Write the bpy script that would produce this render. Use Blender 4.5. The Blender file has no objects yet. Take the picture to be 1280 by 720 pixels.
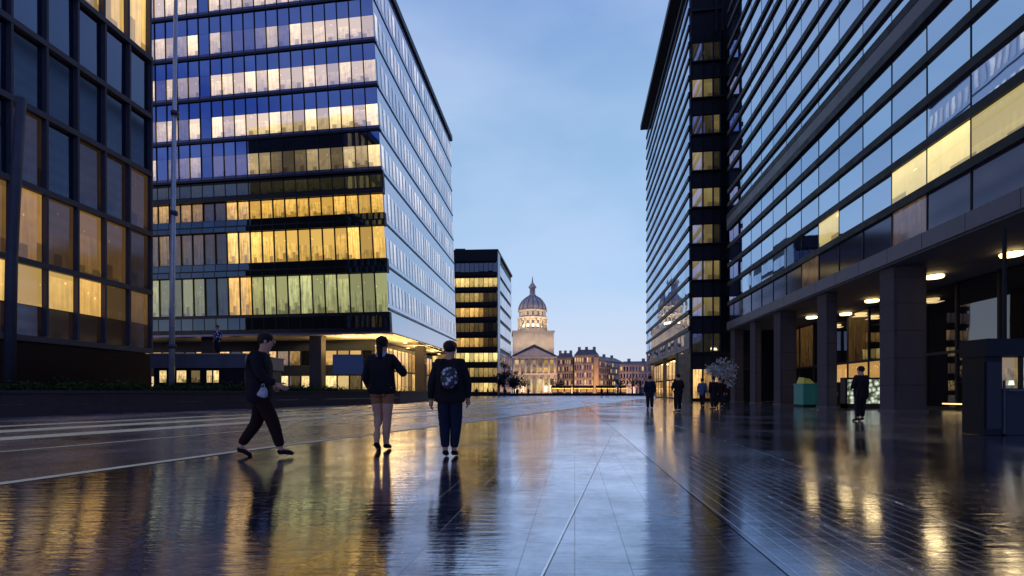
import bpy, bmesh, math, random
from mathutils import Vector, Matrix, noise as mnoise
random.seed(7)
C = bpy.context.scene.collection
R = math.radians
H = 0.95            # eye height of the camera above the plaza
FPX = 600.0

# ------------------------------------------------------------------ helpers
class MB:
    def __init__(s):
        s.v = []; s.f = []; s.m = []; s.lit = []; s.rnd = []; s.warm = []; s.uv = []; s.smooth = []
    def face(s, pts, mat=0, lit=0., rnd=None, warm=.5, uv=None, smooth=False):
        b = len(s.v); s.v += [tuple(p) for p in pts]
        s.f.append(tuple(range(b, b+len(pts)))); s.m.append(mat); s.lit.append(lit)
        s.rnd.append(random.random() if rnd is None else rnd); s.warm.append(warm)
        s.uv.append(uv or [(0, 0)]*len(pts)); s.smooth.append(smooth)
    def hexa(s, p, mat=0):
        b = len(s.v); s.v += [tuple(q) for q in p]
        r = random.random()
        for f in ((0,3,2,1),(4,5,6,7),(0,1,5,4),(1,2,6,5),(2,3,7,6),(3,0,4,7)):
            s.f.append(tuple(b+i for i in f)); s.m.append(mat); s.lit.append(0); s.rnd.append(r); s.warm.append(.5)
            s.uv.append([(0,0)]*4); s.smooth.append(False)
    def box(s, x0, x1, y0, y1, z0, z1, mat=0):
        s.hexa([(x0,y0,z0),(x1,y0,z0),(x1,y1,z0),(x0,y1,z0),(x0,y0,z1),(x1,y0,z1),(x1,y1,z1),(x0,y1,z1)], mat)
    def tube(s, pts, rad, n=8, mat=0, smooth=True, cap=True):
        pts = [Vector(p) for p in pts]
        if not hasattr(rad, '__len__'): rad = [rad]*len(pts)
        b = len(s.v)
        for i, p in enumerate(pts):
            d = (pts[min(i+1, len(pts)-1)] - pts[max(i-1, 0)]).normalized()
            a = d.cross(Vector((0,0,1)) if abs(d.z) < .9 else Vector((0,1,0))).normalized(); c = a.cross(d)
            for k in range(n):
                t = 2*math.pi*k/n
                s.v.append(tuple(p + (a*math.cos(t)+c*math.sin(t))*rad[i]))
        def add(f):
            s.f.append(f); s.m.append(mat); s.lit.append(0); s.rnd.append(.5); s.warm.append(.5); s.uv.append([(0,0)]*len(f)); s.smooth.append(smooth)
        for i in range(len(pts)-1):
            for k in range(n):
                k2 = (k+1) % n
                add((b+i*n+k, b+i*n+k2, b+(i+1)*n+k2, b+(i+1)*n+k))
        if cap:
            add(tuple(b+k for k in range(n))[::-1]); add(tuple(b+(len(pts)-1)*n+k for k in range(n)))
    def lathe(s, prof, c, n=24, mat=0, smooth=True):
        b = len(s.v)
        for r, z in prof:
            for k in range(n):
                t = 2*math.pi*(k+.5)/n
                s.v.append((c[0]+r*math.cos(t), c[1]+r*math.sin(t), c[2]+z))
        for i in range(len(prof)-1):
            for k in range(n):
                k2 = (k+1) % n
                f = (b+i*n+k, b+i*n+k2, b+(i+1)*n+k2, b+(i+1)*n+k)
                s.f.append(f); s.m.append(mat); s.lit.append(0); s.rnd.append(.5); s.warm.append(.5); s.uv.append([(0,0)]*4); s.smooth.append(smooth)
    def ball(s, c, r, n=10, mat=0):
        if not hasattr(r, '__len__'): r = (r, r, r)
        m = n//2; b = len(s.v)
        for i in range(m+1):
            ph = math.pi*i/m
            for k in range(n):
                t = 2*math.pi*k/n
                s.v.append((c[0]+r[0]*math.sin(ph)*math.cos(t), c[1]+r[1]*math.sin(ph)*math.sin(t), c[2]+r[2]*math.cos(ph)))
        for i in range(m):
            for k in range(n):
                k2 = (k+1) % n
                f = (b+(i+1)*n+k, b+(i+1)*n+k2, b+i*n+k2, b+i*n+k)
                s.f.append(f); s.m.append(mat); s.lit.append(0); s.rnd.append(.5); s.warm.append(.5); s.uv.append([(0,0)]*4); s.smooth.append(True)
    def build(s, name, mats, parent=None, attrs=True):
        if not hasattr(mats, '__len__'): mats = [mats]
        me = bpy.data.meshes.new(name); me.from_pydata(s.v, [], s.f); 
        for m in mats: me.materials.append(m)
        me.polygons.foreach_set('material_index', s.m)
        me.polygons.foreach_set('use_smooth', s.smooth)
        if attrs:
            for nm, arr in (('lit', s.lit), ('rnd', s.rnd), ('warm', s.warm)):
                a = me.attributes.new(nm, 'FLOAT', 'FACE'); a.data.foreach_set('value', arr)
            u = me.uv_layers.new(name='UVMap'); fl = []
            for q in s.uv:
                for w in q: fl += [w[0], w[1]]
            u.data.foreach_set('uv', fl)
        me.update()
        o = bpy.data.objects.new(name, me); C.objects.link(o)
        if parent: o.parent = parent; o.matrix_parent_inverse = parent.matrix_world.inverted() if False else Matrix.Translation(-parent.location) if parent.rotation_euler.z == 0 else (Matrix.Translation(parent.location) @ parent.rotation_euler.to_matrix().to_4x4()).inverted()
        return o

def tag(o, label=None, cat=None, group=None, kind=None):
    for k, v in (('label', label), ('category', cat), ('group', group), ('kind', kind)):
        if v: o[k] = v
    return o
def empty(name, loc, label, cat, group=None):
    o = bpy.data.objects.new(name, None); C.objects.link(o); o.location = loc
    o.empty_display_size = .3
    return tag(o, label, cat, group)
def copy_tree(o, parent=None):
    c = o.copy(); C.objects.link(c)
    if parent: c.parent = parent; c.matrix_parent_inverse = o.matrix_parent_inverse.copy()
    for ch in [q for q in bpy.data.objects if q.parent == o]: copy_tree(ch, c)
    return c

# ------------------------------------------------------------------ materials
def newmat(name):
    m = bpy.data.materials.new(name); m.use_nodes = True
    nt = m.node_tree; nt.nodes.clear()
    out = nt.nodes.new('ShaderNodeOutputMaterial')
    return m, nt, out
def N(nt, t, **kw):
    n = nt.nodes.new(t)
    for k, v in kw.items():
        if k.startswith('_'): n.inputs[k[1:].replace('_', ' ')].default_value = v
        else: setattr(n, k, v)
    return n
def L(nt, a, b): nt.links.new(a, b)
def math_(nt, op, a, b=None, c=None, clamp=False):
    n = nt.nodes.new('ShaderNodeMath'); n.operation = op; n.use_clamp = clamp
    for i, x in enumerate((a, b, c)):
        if x is None: continue
        if isinstance(x, (int, float)): n.inputs[i].default_value = x
        else: nt.links.new(x, n.inputs[i])
    return n.outputs[0]
def mixc(nt, fac, a, b, mode='MIX'):
    n = nt.nodes.new('ShaderNodeMix'); n.data_type = 'RGBA'; n.blend_type = mode
    for s, x in ((0, fac), (6, a), (7, b)):
        if isinstance(x, (int, float)): n.inputs[s].default_value = x
        elif isinstance(x, tuple): n.inputs[s].default_value = (*x, 1) if len(x) == 3 else x
        else: nt.links.new(x, n.inputs[s])
    return n.outputs[2]
def ramp(nt, x, stops):
    n = nt.nodes.new('ShaderNodeValToRGB'); cr = n.color_ramp
    while len(cr.elements) < len(stops): cr.elements.new(.5)
    for e, (p, c) in zip(cr.elements, stops):
        e.position = p; e.color = (*c, 1) if hasattr(c, '__len__') else (c, c, c, 1)
    nt.links.new(x, n.inputs[0]); return n.outputs[0]
def solid(name, col, rough=.6, var=.25, scale=3., metal=0., bump=.1, spec=.5, streak=0.):
    m, nt, out = newmat(name)
    p = N(nt, 'ShaderNodeBsdfPrincipled'); L(nt, p.outputs[0], out.inputs[0])
    tc = N(nt, 'ShaderNodeTexCoord'); mp = N(nt, 'ShaderNodeMapping')
    L(nt, tc.outputs['Object'], mp.inputs[0]); mp.inputs['Scale'].default_value = (1, 1, 1-streak*.9)
    no = N(nt, 'ShaderNodeTexNoise', _Scale=scale, _Detail=6., _Roughness=.6); L(nt, mp.outputs[0], no.inputs['Vector'])
    lo = tuple(c*(1-var) for c in col); hi = tuple(min(1, c*(1+var)) for c in col)
    L(nt, ramp(nt, no.outputs[0], [(.3, lo), (.7, hi)]), p.inputs['Base Color'])
    rr = ramp(nt, no.outputs[0], [(.3, max(.03, rough-.1)), (.7, min(1, rough+.1))]); L(nt, rr, p.inputs['Roughness'])
    p.inputs['Metallic'].default_value = metal; p.inputs['Specular IOR Level'].default_value = spec
    if bump:
        n2 = N(nt, 'ShaderNodeTexNoise', _Scale=scale*12, _Detail=4.); L(nt, tc.outputs['Object'], n2.inputs['Vector'])
        b = N(nt, 'ShaderNodeBump', _Strength=bump, _Distance=.02); L(nt, n2.outputs[0], b.inputs['Height']); L(nt, b.outputs[0], p.inputs['Normal'])
    return m
def glow(name, col, strength):
    m, nt, out = newmat(name)
    e = N(nt, 'ShaderNodeEmission', _Strength=strength); e.inputs[0].default_value = (*col, 1)
    L(nt, e.outputs[0], out.inputs[0]); return m
def glass(name, r0=.3, orange=.45, blot=.6, tint=(.75, .82, 1.), dark=(.012, .014, .02), warmA=(1., .93, .62), warmB=(1., .62, .18), k=1., rough=.02, wob=.02, detail=1., curtain=.35):
    """coated window glass; panes with the attribute lit > 0 have a lit room behind them"""
    m, nt, out = newmat(name)
    at = lambda nm: N(nt, 'ShaderNodeAttribute', attribute_name=nm).outputs['Fac']
    lit, rnd, warm = at('lit'), at('rnd'), at('warm')
    uv = N(nt, 'ShaderNodeUVMap'); sx = N(nt, 'ShaderNodeSeparateXYZ'); L(nt, uv.outputs[0], sx.inputs[0])
    u, v = sx.outputs[0], sx.outputs[1]
    cx = N(nt, 'ShaderNodeCombineXYZ'); L(nt, u, cx.inputs[0]); L(nt, math_(nt, 'MULTIPLY', v, 2.2), cx.inputs[1]); L(nt, math_(nt, 'MULTIPLY', rnd, 1.5), cx.inputs[2])
    n1 = N(nt, 'ShaderNodeTexNoise', _Scale=1.9*detail, _Detail=5., _Roughness=.7); L(nt, cx.outputs[0], n1.inputs['Vector'])
    base = ramp(nt, n1.outputs[0], [(.28, .3), (.5, .78), (.72, 1.15)])
    base = math_(nt, 'MULTIPLY_ADD', base, blot, (1-blot)*.85)
    # rooms are brighter towards the lit ceiling
    base = math_(nt, 'MULTIPLY', base, math_(nt, 'MULTIPLY_ADD', v, .45, .72))
    # curtains / mullion shadows of the room: vertical folds
    cy = N(nt, 'ShaderNodeCombineXYZ'); L(nt, u, cy.inputs[0]); L(nt, math_(nt, 'MULTIPLY', v, .15), cy.inputs[1])
    n2 = N(nt, 'ShaderNodeTexNoise', _Scale=5.5*detail, _Detail=2.); L(nt, cy.outputs[0], n2.inputs['Vector'])
    fold = ramp(nt, n2.outputs[0], [(.38, 1-curtain), (.55, 1.)])
    # furniture along the sill
    n3 = N(nt, 'ShaderNodeTexWhiteNoise', noise_dimensions='1D'); L(nt, math_(nt, 'FLOOR', math_(nt, 'MULTIPLY', u, 2.3*detail)), n3.inputs['W'])
    sill = math_(nt, 'MULTIPLY_ADD', n3.outputs['Value'], .55, -.24)
    furn = math_(nt, 'MULTIPLY_ADD', math_(nt, 'GREATER_THAN', v, sill), .5, .5)
    # ceiling luminaires
    vo = N(nt, 'ShaderNodeTexVoronoi', _Scale=2.3*detail); L(nt, cx.outputs[0], vo.inputs['Vector'])
    spot = math_(nt, 'MULTIPLY', math_(nt, 'LESS_THAN', vo.outputs['Distance'], .11), math_(nt, 'GREATER_THAN', v, .6))
    # blinds pulled down to a different height in every bay
    wn = N(nt, 'ShaderNodeTexWhiteNoise', noise_dimensions='1D'); L(nt, math_(nt, 'MULTIPLY', rnd, 91.7), wn.inputs['W'])
    blind = math_(nt, 'GREATER_THAN', v, math_(nt, 'MULTIPLY_ADD', wn.outputs['Value'], 1.1, .25))
    tone = math_(nt, 'MULTIPLY_ADD', wn.outputs['Value'], .5, .65)
    s = math_(nt, 'MULTIPLY', math_(nt, 'MULTIPLY', base, fold), furn)
    s = math_(nt, 'ADD', math_(nt, 'MULTIPLY', s, math_(nt, 'SUBTRACT', 1., blind)), math_(nt, 'MULTIPLY', blind, .62))
    s = math_(nt, 'MULTIPLY', s, tone)
    s = math_(nt, 'ADD', s, math_(nt, 'MULTIPLY', spot, .9))
    s = math_(nt, 'MULTIPLY', math_(nt, 'MULTIPLY', s, lit), k)
    col = mixc(nt, warm, warmA, warmB)
    col = mixc(nt, math_(nt, 'MULTIPLY', n1.outputs[0], orange), col, (1., .42, .12))
    em = N(nt, 'ShaderNodeEmission'); L(nt, col, em.inputs[0]); L(nt, s, em.inputs[1])
    df = N(nt, 'ShaderNodeBsdfDiffuse'); df.inputs[0].default_value = (*dark, 1)
    ad = N(nt, 'ShaderNodeAddShader'); L(nt, em.outputs[0], ad.inputs[0]); L(nt, df.outputs[0], ad.inputs[1])
    gl = N(nt, 'ShaderNodeBsdfGlossy', _Roughness=rough)
    tv = mixc(nt, rnd, tuple(c*.86 for c in tint), tuple(min(1, c*1.06) for c in tint)); L(nt, tv, gl.inputs[0])
    tc = N(nt, 'ShaderNodeTexCoord')
    nb = N(nt, 'ShaderNodeTexNoise', _Scale=.55, _Detail=1.5); 
    va = N(nt, 'ShaderNodeVectorMath', operation='ADD'); L(nt, tc.outputs['Object'], va.inputs[0])
    cz = N(nt, 'ShaderNodeCombineXYZ'); L(nt, math_(nt, 'MULTIPLY', rnd, 37.), cz.inputs[0]); L(nt, cz.outputs[0], va.inputs[1])
    L(nt, va.outputs[0], nb.inputs['Vector'])
    bp = N(nt, 'ShaderNodeBump', _Strength=1., _Distance=wob); L(nt, nb.outputs[0], bp.inputs['Height']); L(nt, bp.outputs[0], gl.inputs['Normal'])
    fr = N(nt, 'ShaderNodeFresnel', _IOR=1.5)
    fac = math_(nt, 'MULTIPLY_ADD', fr.outputs[0], 1-r0, r0, clamp=True)
    mx = N(nt, 'ShaderNodeMixShader'); L(nt, fac, mx.inputs[0]); L(nt, ad.outputs[0], mx.inputs[1]); L(nt, gl.outputs[0], mx.inputs[2])
    L(nt, mx.outputs[0], out.inputs[0]); return m

def wet(name, base, joint, bw, bh, rot, gloss=.1, rlo=.05, rhi=.28, ripple=.35, mortar=.012, ior=1.6, jb=.6, mask=(.35, .62)):
    """wet paving: stone slabs under an uneven film of rain water"""
    m, nt, out = newmat(name)
    tc = N(nt, 'ShaderNodeTexCoord'); mp = N(nt, 'ShaderNodeMapping'); mp.inputs['Rotation'].default_value = (0, 0, rot)
    L(nt, tc.outputs['Object'], mp.inputs[0])
    br = N(nt, 'ShaderNodeTexBrick', _Scale=1., _Mortar_Size=mortar, _Mortar_Smooth=.2, _Brick_Width=bw, _Row_Height=bh, _Bias=0.)
    L(nt, mp.outputs[0], br.inputs['Vector'])
    br.inputs['Color1'].default_value = (*[c*.7 for c in base], 1); br.inputs['Color2'].default_value = (*[c*1.35 for c in base], 1)
    br.inputs['Mortar'].default_value = (*joint, 1)
    big = N(nt, 'ShaderNodeTexNoise', _Scale=.42, _Detail=6., _Roughness=.62); L(nt, tc.outputs['Object'], big.inputs['Vector'])
    fine = N(nt, 'ShaderNodeTexNoise', _Scale=9., _Detail=5., _Roughness=.7); L(nt, tc.outputs['Object'], fine.inputs['Vector'])
    col = mixc(nt, ramp(nt, fine.outputs[0], [(.3, .0), (.7, .5)]), br.outputs['Color'], tuple(c*.4 for c in base))
    # water film mask
    wm = ramp(nt, math_(nt, 'ADD', math_(nt, 'MULTIPLY', big.outputs[0], .8), math_(nt, 'MULTIPLY', fine.outputs[0], .2)), [(mask[0], 0.), (mask[1], 1.)])
    rough = math_(nt, 'MULTIPLY_ADD', wm, rhi-rlo, rlo)
    rough = math_(nt, 'ADD', rough, math_(nt, 'MULTIPLY', br.outputs['Fac'], .03))
    # ripples: longer across the view than along it
    m2 = N(nt, 'ShaderNodeMapping'); m2.inputs['Scale'].default_value = (.22, 1.5, 1); L(nt, tc.outputs['Object'], m2.inputs[0])
    rp = N(nt, 'ShaderNodeTexNoise', _Scale=9., _Detail=4., _Roughness=.6); L(nt, m2.outputs[0], rp.inputs['Vector'])
    bp = N(nt, 'ShaderNodeBump', _Strength=ripple, _Distance=.004); L(nt, rp.outputs[0], bp.inputs['Height'])
    # slabs sit very slightly uneven
    jh = math_(nt, 'SUBTRACT', 1., br.outputs['Fac'])
    sw = N(nt, 'ShaderNodeTexNoise', _Scale=1.7, _Detail=2.); L(nt, tc.outputs['Object'], sw.inputs['Vector'])
    bp2 = N(nt, 'ShaderNodeBump', _Strength=jb, _Distance=.004); L(nt, math_(nt, 'ADD', jh, math_(nt, 'MULTIPLY', sw.outputs[0], 1.2)), bp2.inputs['Height']); L(nt, bp.outputs[0], bp2.inputs['Normal'])
    df = N(nt, 'ShaderNodeBsdfDiffuse'); L(nt, col, df.inputs[0])
    gl = N(nt, 'ShaderNodeBsdfGlossy'); L(nt, rough, gl.inputs['Roughness']); L(nt, bp2.outputs[0], gl.inputs['Normal'])
    gl.inputs[0].default_value = (.86, .88, 1, 1)
    fr = N(nt, 'ShaderNodeFresnel', _IOR=ior)
    g0 = math_(nt, 'MULTIPLY_ADD', br.outputs['Fac'], -gloss*.3, gloss)
    st = N(nt, 'ShaderNodeTexNoise', _Scale=.9, _Detail=8., _Roughness=.7); L(nt, tc.outputs['Object'], st.inputs['Vector'])
    g0 = math_(nt, 'MULTIPLY', g0, ramp(nt, st.outputs[0], [(.36, .55), (.6, 1.1)]))
    fac = math_(nt, 'ADD', g0, math_(nt, 'MULTIPLY', fr.outputs[0], math_(nt, 'MULTIPLY_ADD', wm, -.12, .95)), clamp=True)
    mx = N(nt, 'ShaderNodeMixShader'); L(nt, fac, mx.inputs[0]); L(nt, df.outputs[0], mx.inputs[1]); L(nt, gl.outputs[0], mx.inputs[2])
    L(nt, mx.outputs[0], out.inputs[0]); return m

M = {}
_s = solid
def cloth(*a, **k): return _s(*a, spec=.12, **k)
M['asphalt'] = wet('wet_asphalt', (.045, .042, .045), (.04, .04, .04), 6., 40., 0, gloss=.02, rlo=.16, rhi=.34, ripple=.8, jb=.2, ior=1.4)
M['ground'] = wet('wet_ground', (.05, .05, .055), (.03, .03, .03), 3., 1.5, .13, gloss=.06, rlo=.1, rhi=.3)
M['plaza'] = wet('wet_granite_slabs', (.04, .042, .055), (.02, .02, .026), .6, .3, math.pi/2+.13, gloss=.5, rlo=.03, rhi=.17, ripple=.9, jb=.35, mask=(.42,.58), mortar=.003)
M['setts'] = wet('wet_small_setts', (.035, .035, .045), (.012, .012, .014), .34, .11, math.pi/2+.10, gloss=.16, rlo=.06, rhi=.2, ripple=.4, mortar=.008, jb=.55)
M['darkslab'] = wet('wet_basalt_slabs', (.03, .028, .03), (.02, .02, .02), .6, .3, math.pi/2+.13, gloss=.15, rlo=.04, rhi=.2, ripple=.9, jb=.35, mortar=.005)
M['joint'] = solid('steel_channel', (.8, .8, .82), .22, .15, 6., bump=.1, metal=1.)
M['line'] = solid('light_trail_paint', (.9, .72, .38), .7, .15, 4., bump=.1, spec=.1)  # cream colour stands in for the glow of traffic trails
M['line_w'] = solid('kerb_stone', (.9, .74, .42), .7, .12, 4., bump=.1, spec=.1)
M['dark_metal'] = solid('dark_metal', (.012, .013, .018), .45, .3, 2., spec=.25)
M['black_metal'] = solid('black_metal', (.005, .006, .009), .5, .3, 2., spec=.2)
M['grey_metal'] = solid('grey_metal', (.055, .055, .07), .5, .2, 2., spec=.3)
M['pale_metal'] = solid('pale_metal', (.42, .46, .5), .35, .15, 2., metal=.4)
M['fascia'] = solid('fascia_metal', (.08, .085, .11), .42, .2, 1., spec=.3, streak=.7)
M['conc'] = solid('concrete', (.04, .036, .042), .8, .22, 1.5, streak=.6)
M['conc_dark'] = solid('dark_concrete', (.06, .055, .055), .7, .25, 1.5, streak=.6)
M['soffit'] = solid('soffit_panel', (.4, .38, .34), .5, .1, 1.)
M['brown'] = solid('dark_brown_cladding', (.018, .008, .007), .6, spec=.15, var=.3, scale=1.)
M['wallstone'] = solid('retaining_stone', (.045, .032, .028), .75, .35, 4., bump=.5)
M['earth'] = solid('terrace_earth', (.03, .03, .025), .8, .3, 2.)
M['leaf'] = cloth('hedge_leaf', (.025, .05, .012), .6, .5, 9., bump=.2)
M['leaf_dark'] = cloth('tree_leaf_dark', (.02, .028, .03), .7, .5, 2., bump=0)
M['leaf_pale'] = cloth('tree_leaf_pale', (.4, .4, .36), .7, .4, 5., bump=0)
M['bark'] = solid('bark', (.03, .024, .022), .8, .4, 5.)
M['slate'] = solid('slate_roof', (.09, .075, .085), .5, .3, .4)
M['lime'] = solid('limestone', (.5, .43, .35), .8, .2, .3)
M['lime2'] = solid('grey_limestone', (.2, .17, .15), .8, .25, .3)
M['brick'] = solid('red_brown_brick', (.32, .22, .17), .85, .25, .3)
M['brick2'] = solid('mauve_brick', (.3, .24, .22), .85, .25, .3)
M['ochre'] = solid('ochre_plaster', (.45, .3, .15), .85, .2, .3)
M['skin'] = solid('skin', (.46, .23, .13), .7, .1, 8., bump=.05)
M['hair'] = cloth('dark_hair', (.015, .011, .009), .5, .4, 30., bump=.3)
M['blackcloth'] = cloth('black_cloth', (.013, .012, .014), .9, .5, 1.3, bump=1.)
M['navycloth'] = cloth('navy_cloth', (.01, .014, .028), .9, .4, 1.3, bump=.9)
M['tancloth'] = cloth('tan_brown_cloth', (.3, .115, .05), .8, .2, 1.3, bump=.5)
M['maroon'] = cloth('maroon_cloth', (.022, .008, .007), .9, .3, 1.3, bump=.9)
M['redcloth'] = cloth('orange_red_knit', (.3, .05, .02), .85, .25, 20., bump=.5)
M['white'] = solid('white_plastic', (.3, .29, .31), .5, .1, 8., bump=.1)
M['shoe'] = cloth('black_leather', (.006, .006, .006), .6, .3, 10.)
M['teal'] = solid('teal_paint', (.01, .2, .15), .4, .15, 4.)
M['yellow'] = solid('yellow_cover', (.5, .45, .06), .5, .2, 6.)
M['brass'] = cloth('bluegrey_cloth', (.06, .08, .14), .8, .3, 12.)
M['copper'] = solid('dome_roofing', (.55, .44, .35), .6, .3, .4)
def pattern_mat(name, a, b, sc):
    m, nt, out = newmat(name); p = N(nt, 'ShaderNodeBsdfPrincipled', _Roughness=.8); L(nt, p.outputs[0], out.inputs[0])
    tc = N(nt, 'ShaderNodeTexCoord'); v = N(nt, 'ShaderNodeTexVoronoi', _Scale=sc); L(nt, tc.outputs['Object'], v.inputs['Vector'])
    n = N(nt, 'ShaderNodeTexNoise', _Scale=sc*.8, _Detail=3.); L(nt, tc.outputs['Object'], n.inputs['Vector'])
    L(nt, mixc(nt, ramp(nt, math_(nt, 'MULTIPLY', v.outputs['Distance'], n.outputs[0]), [(.12, 0.), (.22, 1.)]), a, b), p.inputs['Base Color']); return m
M['packcloth'] = pattern_mat('patterned_pack_cloth', (.4, .4, .42), (.02, .02, .025), 16.)
M['jacketpat'] = pattern_mat('blue_white_jacket', (.6, .6, .68), (.02, .03, .12), 9.)

G_tower = glass('tower_glass', r0=.45, blot=.5, tint=(.5, .62, 1.), k=3.0, warmA=(1., .78, .42), warmB=(1., .66, .22), wob=.004, curtain=.2, orange=.15)
G_towerlow = glass('tower_low_glass', r0=.12, tint=(.6, .8, .85), dark=(.008, .012, .012), warmA=(.72, .9, .42), warmB=(1., .58, .09), k=1.5, wob=.004, detail=1.3, curtain=.4)
G_side = glass('tower_side_glass', r0=.62, tint=(.98, .94, 1.), dark=(.7, .68, .8), warmA=(1., .85, .6), warmB=(1., .7, .4), k=2.6, wob=.001, rough=.1, orange=.1, curtain=.1)
G_left = glass('dark_office_glass', r0=.15, blot=.35, orange=.3, tint=(.6, .68, 1.), dark=(.006, .006, .008), warmA=(1., .72, .22), warmB=(1., .5, .1), k=1.25, wob=.002, rough=.09, curtain=.2)
G_right = glass('bright_facade_glass', r0=.7, blot=.3, tint=(.68, .8, 1.), dark=(.02, .025, .05), warmA=(1., .88, .3), warmB=(1., .8, .3), k=.85, wob=.0025, detail=.5, curtain=.12)
G_rlit = glass('lit_office_glass', r0=.04, blot=.25, tint=(.8,.85,1.), warmA=(1., .84, .36), warmB=(1., .8, .3), k=.85, wob=.002, detail=.35, curtain=.05, orange=.12)
G_slate = glass('slate_panel_glass', r0=.1, tint=(.7,.75,1.), dark=(.02,.022,.035), warmB=(1.,.6,.3), k=.35, wob=.001, rough=.1)
G_lobby = glass('lobby_glass', r0=.13, tint=(.8, .8, .8), dark=(.006, .006, .007), warmA=(1., .8, .35), warmB=(1., .5, .12), k=1.5, wob=.002, detail=1.6, curtain=.6)
G_far = glass('far_glass', r0=.12, tint=(.7, .75, .9), warmA=(1., .85, .3), warmB=(1., .6, .15), k=1.6, wob=.001, detail=1.5)
E_warm = glow('warm_lamp', (1., .72, .3), 5.)
E_soft = glow('soft_warm_strip', (1., .66, .25), 2.2)
E_orange = glow('orange_lamp', (1., .4, .09), 4.)
E_white = glow('white_lamp', (.8, .95, .8), 1.1)

# ------------------------------------------------------------------ facade helper
class Facade:
    """A -> B along the ground, outward normal n; At, Bt: plan points at the top; z0.. z1 may differ at the ends"""
    def __init__(s, A, B, n, z0, z1, At=None, Bt=None, z0B=None, z1B=None):
        s.A, s.B = Vector(A), Vector(B); s.At = Vector(At) if At else s.A; s.Bt = Vector(Bt) if Bt else s.B
        s.n = Vector(n).normalized(); s.z0, s.z1 = z0, z1; s.z0B = z0B if z0B is not None else z0; s.z1B = z1B if z1B is not None else z1
        s.L = (s.B-s.A).length
        d = (s.B-s.A).normalized(); nn = Vector((d.y, -d.x))
        s.n = nn if nn.dot(s.n) > 0 else -nn
    def P(s, u, z, d=0.):
        t = (z-s.z0)/(s.z1-s.z0); k = u/s.L
        a = s.A.lerp(s.At, t); b = s.B.lerp(s.Bt, t); q = a.lerp(b, k) + s.n*d
        zz = (s.z0+(s.z0B-s.z0)*k)*(1-t) + (s.z1+(s.z1B-s.z1)*k)*t
        return (q.x, q.y, zz)
    def box(s, mb, u0, u1, z0, z1, d0, d1, mat=0):
        P = s.P
        p = [P(u0,z0,d1),P(u1,z0,d1),P(u1,z0,d0),P(u0,z0,d0),P(u0,z1,d1),P(u1,z1,d1),P(u1,z1,d0),P(u0,z1,d0)]
        a, b, c = Vector(p[1])-Vector(p[0]), Vector(p[3])-Vector(p[0]), Vector(p[4])-Vector(p[0])
        if a.cross(b).dot(c) < 0: p = [p[1],p[0],p[3],p[2],p[5],p[4],p[7],p[6]]
        mb.hexa(p, mat)
    def pane(s, lst, u0, u1, z0, z1, d, lit, warm=.5, v0=0., v1=1., tilt=.003):
        a, b = random.uniform(-tilt, tilt), random.uniform(-tilt, tilt)
        w, h = u1-u0, z1-z0
        pts = [s.P(u0,z0,d-a*w-b*h), s.P(u1,z0,d+a*w-b*h), s.P(u1,z1,d+a*w+b*h), s.P(u0,z1,d-a*w+b*h)]
        # face outwards
        nrm = (Vector(pts[1])-Vector(pts[0])).cross(Vector(pts[3])-Vector(pts[0]))
        uv = [(u0,v0),(u1,v0),(u1,v1),(u0,v1)]
        if nrm.x*s.n.x+nrm.y*s.n.y < 0: pts = pts[::-1]; uv = uv[::-1]
        lst.append((pts, lit, random.random(), warm, uv))
def px_area(pts):
    q = []
    for x, y, z in pts:
        y = max(y, .5); q.append((640+FPX*x/y, 490-FPX*(z-H)/y))
    if max(a for a, b in q) < 0 or min(a for a, b in q) > 1280 or max(b for a, b in q) < 0: return 0
    q = [(min(1280, max(0, a)), min(720, max(0, b))) for a, b in q]
    return abs(sum(q[i][0]*q[(i+1)%4][1]-q[(i+1)%4][0]*q[i][1] for i in range(4)))/2
def emit_windows(lst, mat, root, limit=100, name='window'):
    lst = sorted(lst, key=lambda w: -px_area(w[0]))
    for w in lst[:limit]:
        mb = MB(); mb.face(w[0], 0, w[1], w[2], w[3], w[4]); mb.build(name, mat, root)
    if len(lst) > limit:
        mb = MB()
        for w in lst[limit:]: mb.face(w[0], 0, w[1], w[2], w[3], w[4])
        tag(mb.build(name, mat, root), kind='stuff')
def area_light(name, loc, size, energy, col, rot=(0,0,0), sy=None):
    l = bpy.data.lights.new(name, 'AREA'); l.energy = energy; l.color = col; l.size = size
    if sy: l.shape = 'RECTANGLE'; l.size_y = sy
    o = bpy.data.objects.new(name, l); C.objects.link(o); o.location = loc; o.rotation_euler = rot; return o

# ------------------------------------------------------------------ ground, plaza, road
def sheet(name, pts, z, mat, kind='structure'):
    mb = MB(); mb.face([(x, y, z) for x, y in pts]); return tag(mb.build(name, mat), kind=kind)
sheet('ground', [(-900,-60),(900,-60),(900,1800),(-900,1800)], 0, M['ground'])
edge = [(-9.6,-6),(-7.0,0),(-5.24,4.91),(-4.22,7.92),(-1.66,14.25),(3.2,26.5),(9,42),(16,62)]   # road side of the plaza
mb = MB()
far = [(-26.8,-6),(-24,0),(-21.7,12),(-16,25),(-9.2,40.3),(-7.6,46),(-3.5,75),(2,110)]
for i in range(len(edge)-1):
    mb.face([(*edge[i],.004),(*edge[i+1],.004),(*far[i+1],.004),(*far[i],.004)])
tag(mb.build('road', M['asphalt']), kind='structure')
mb = MB()
pr = [(60,-6),(60,0),(60,4.91),(60,7.92),(60,14.25),(60,26.5),(60,42),(60,62)]
for i in range(len(edge)-1):
    mb.face([(*edge[i],.008),(*pr[i],.008),(*pr[i+1],.008),(*edge[i+1],.008)])
tag(mb.build('plaza_paving', M['plaza']), kind='structure')
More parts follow.
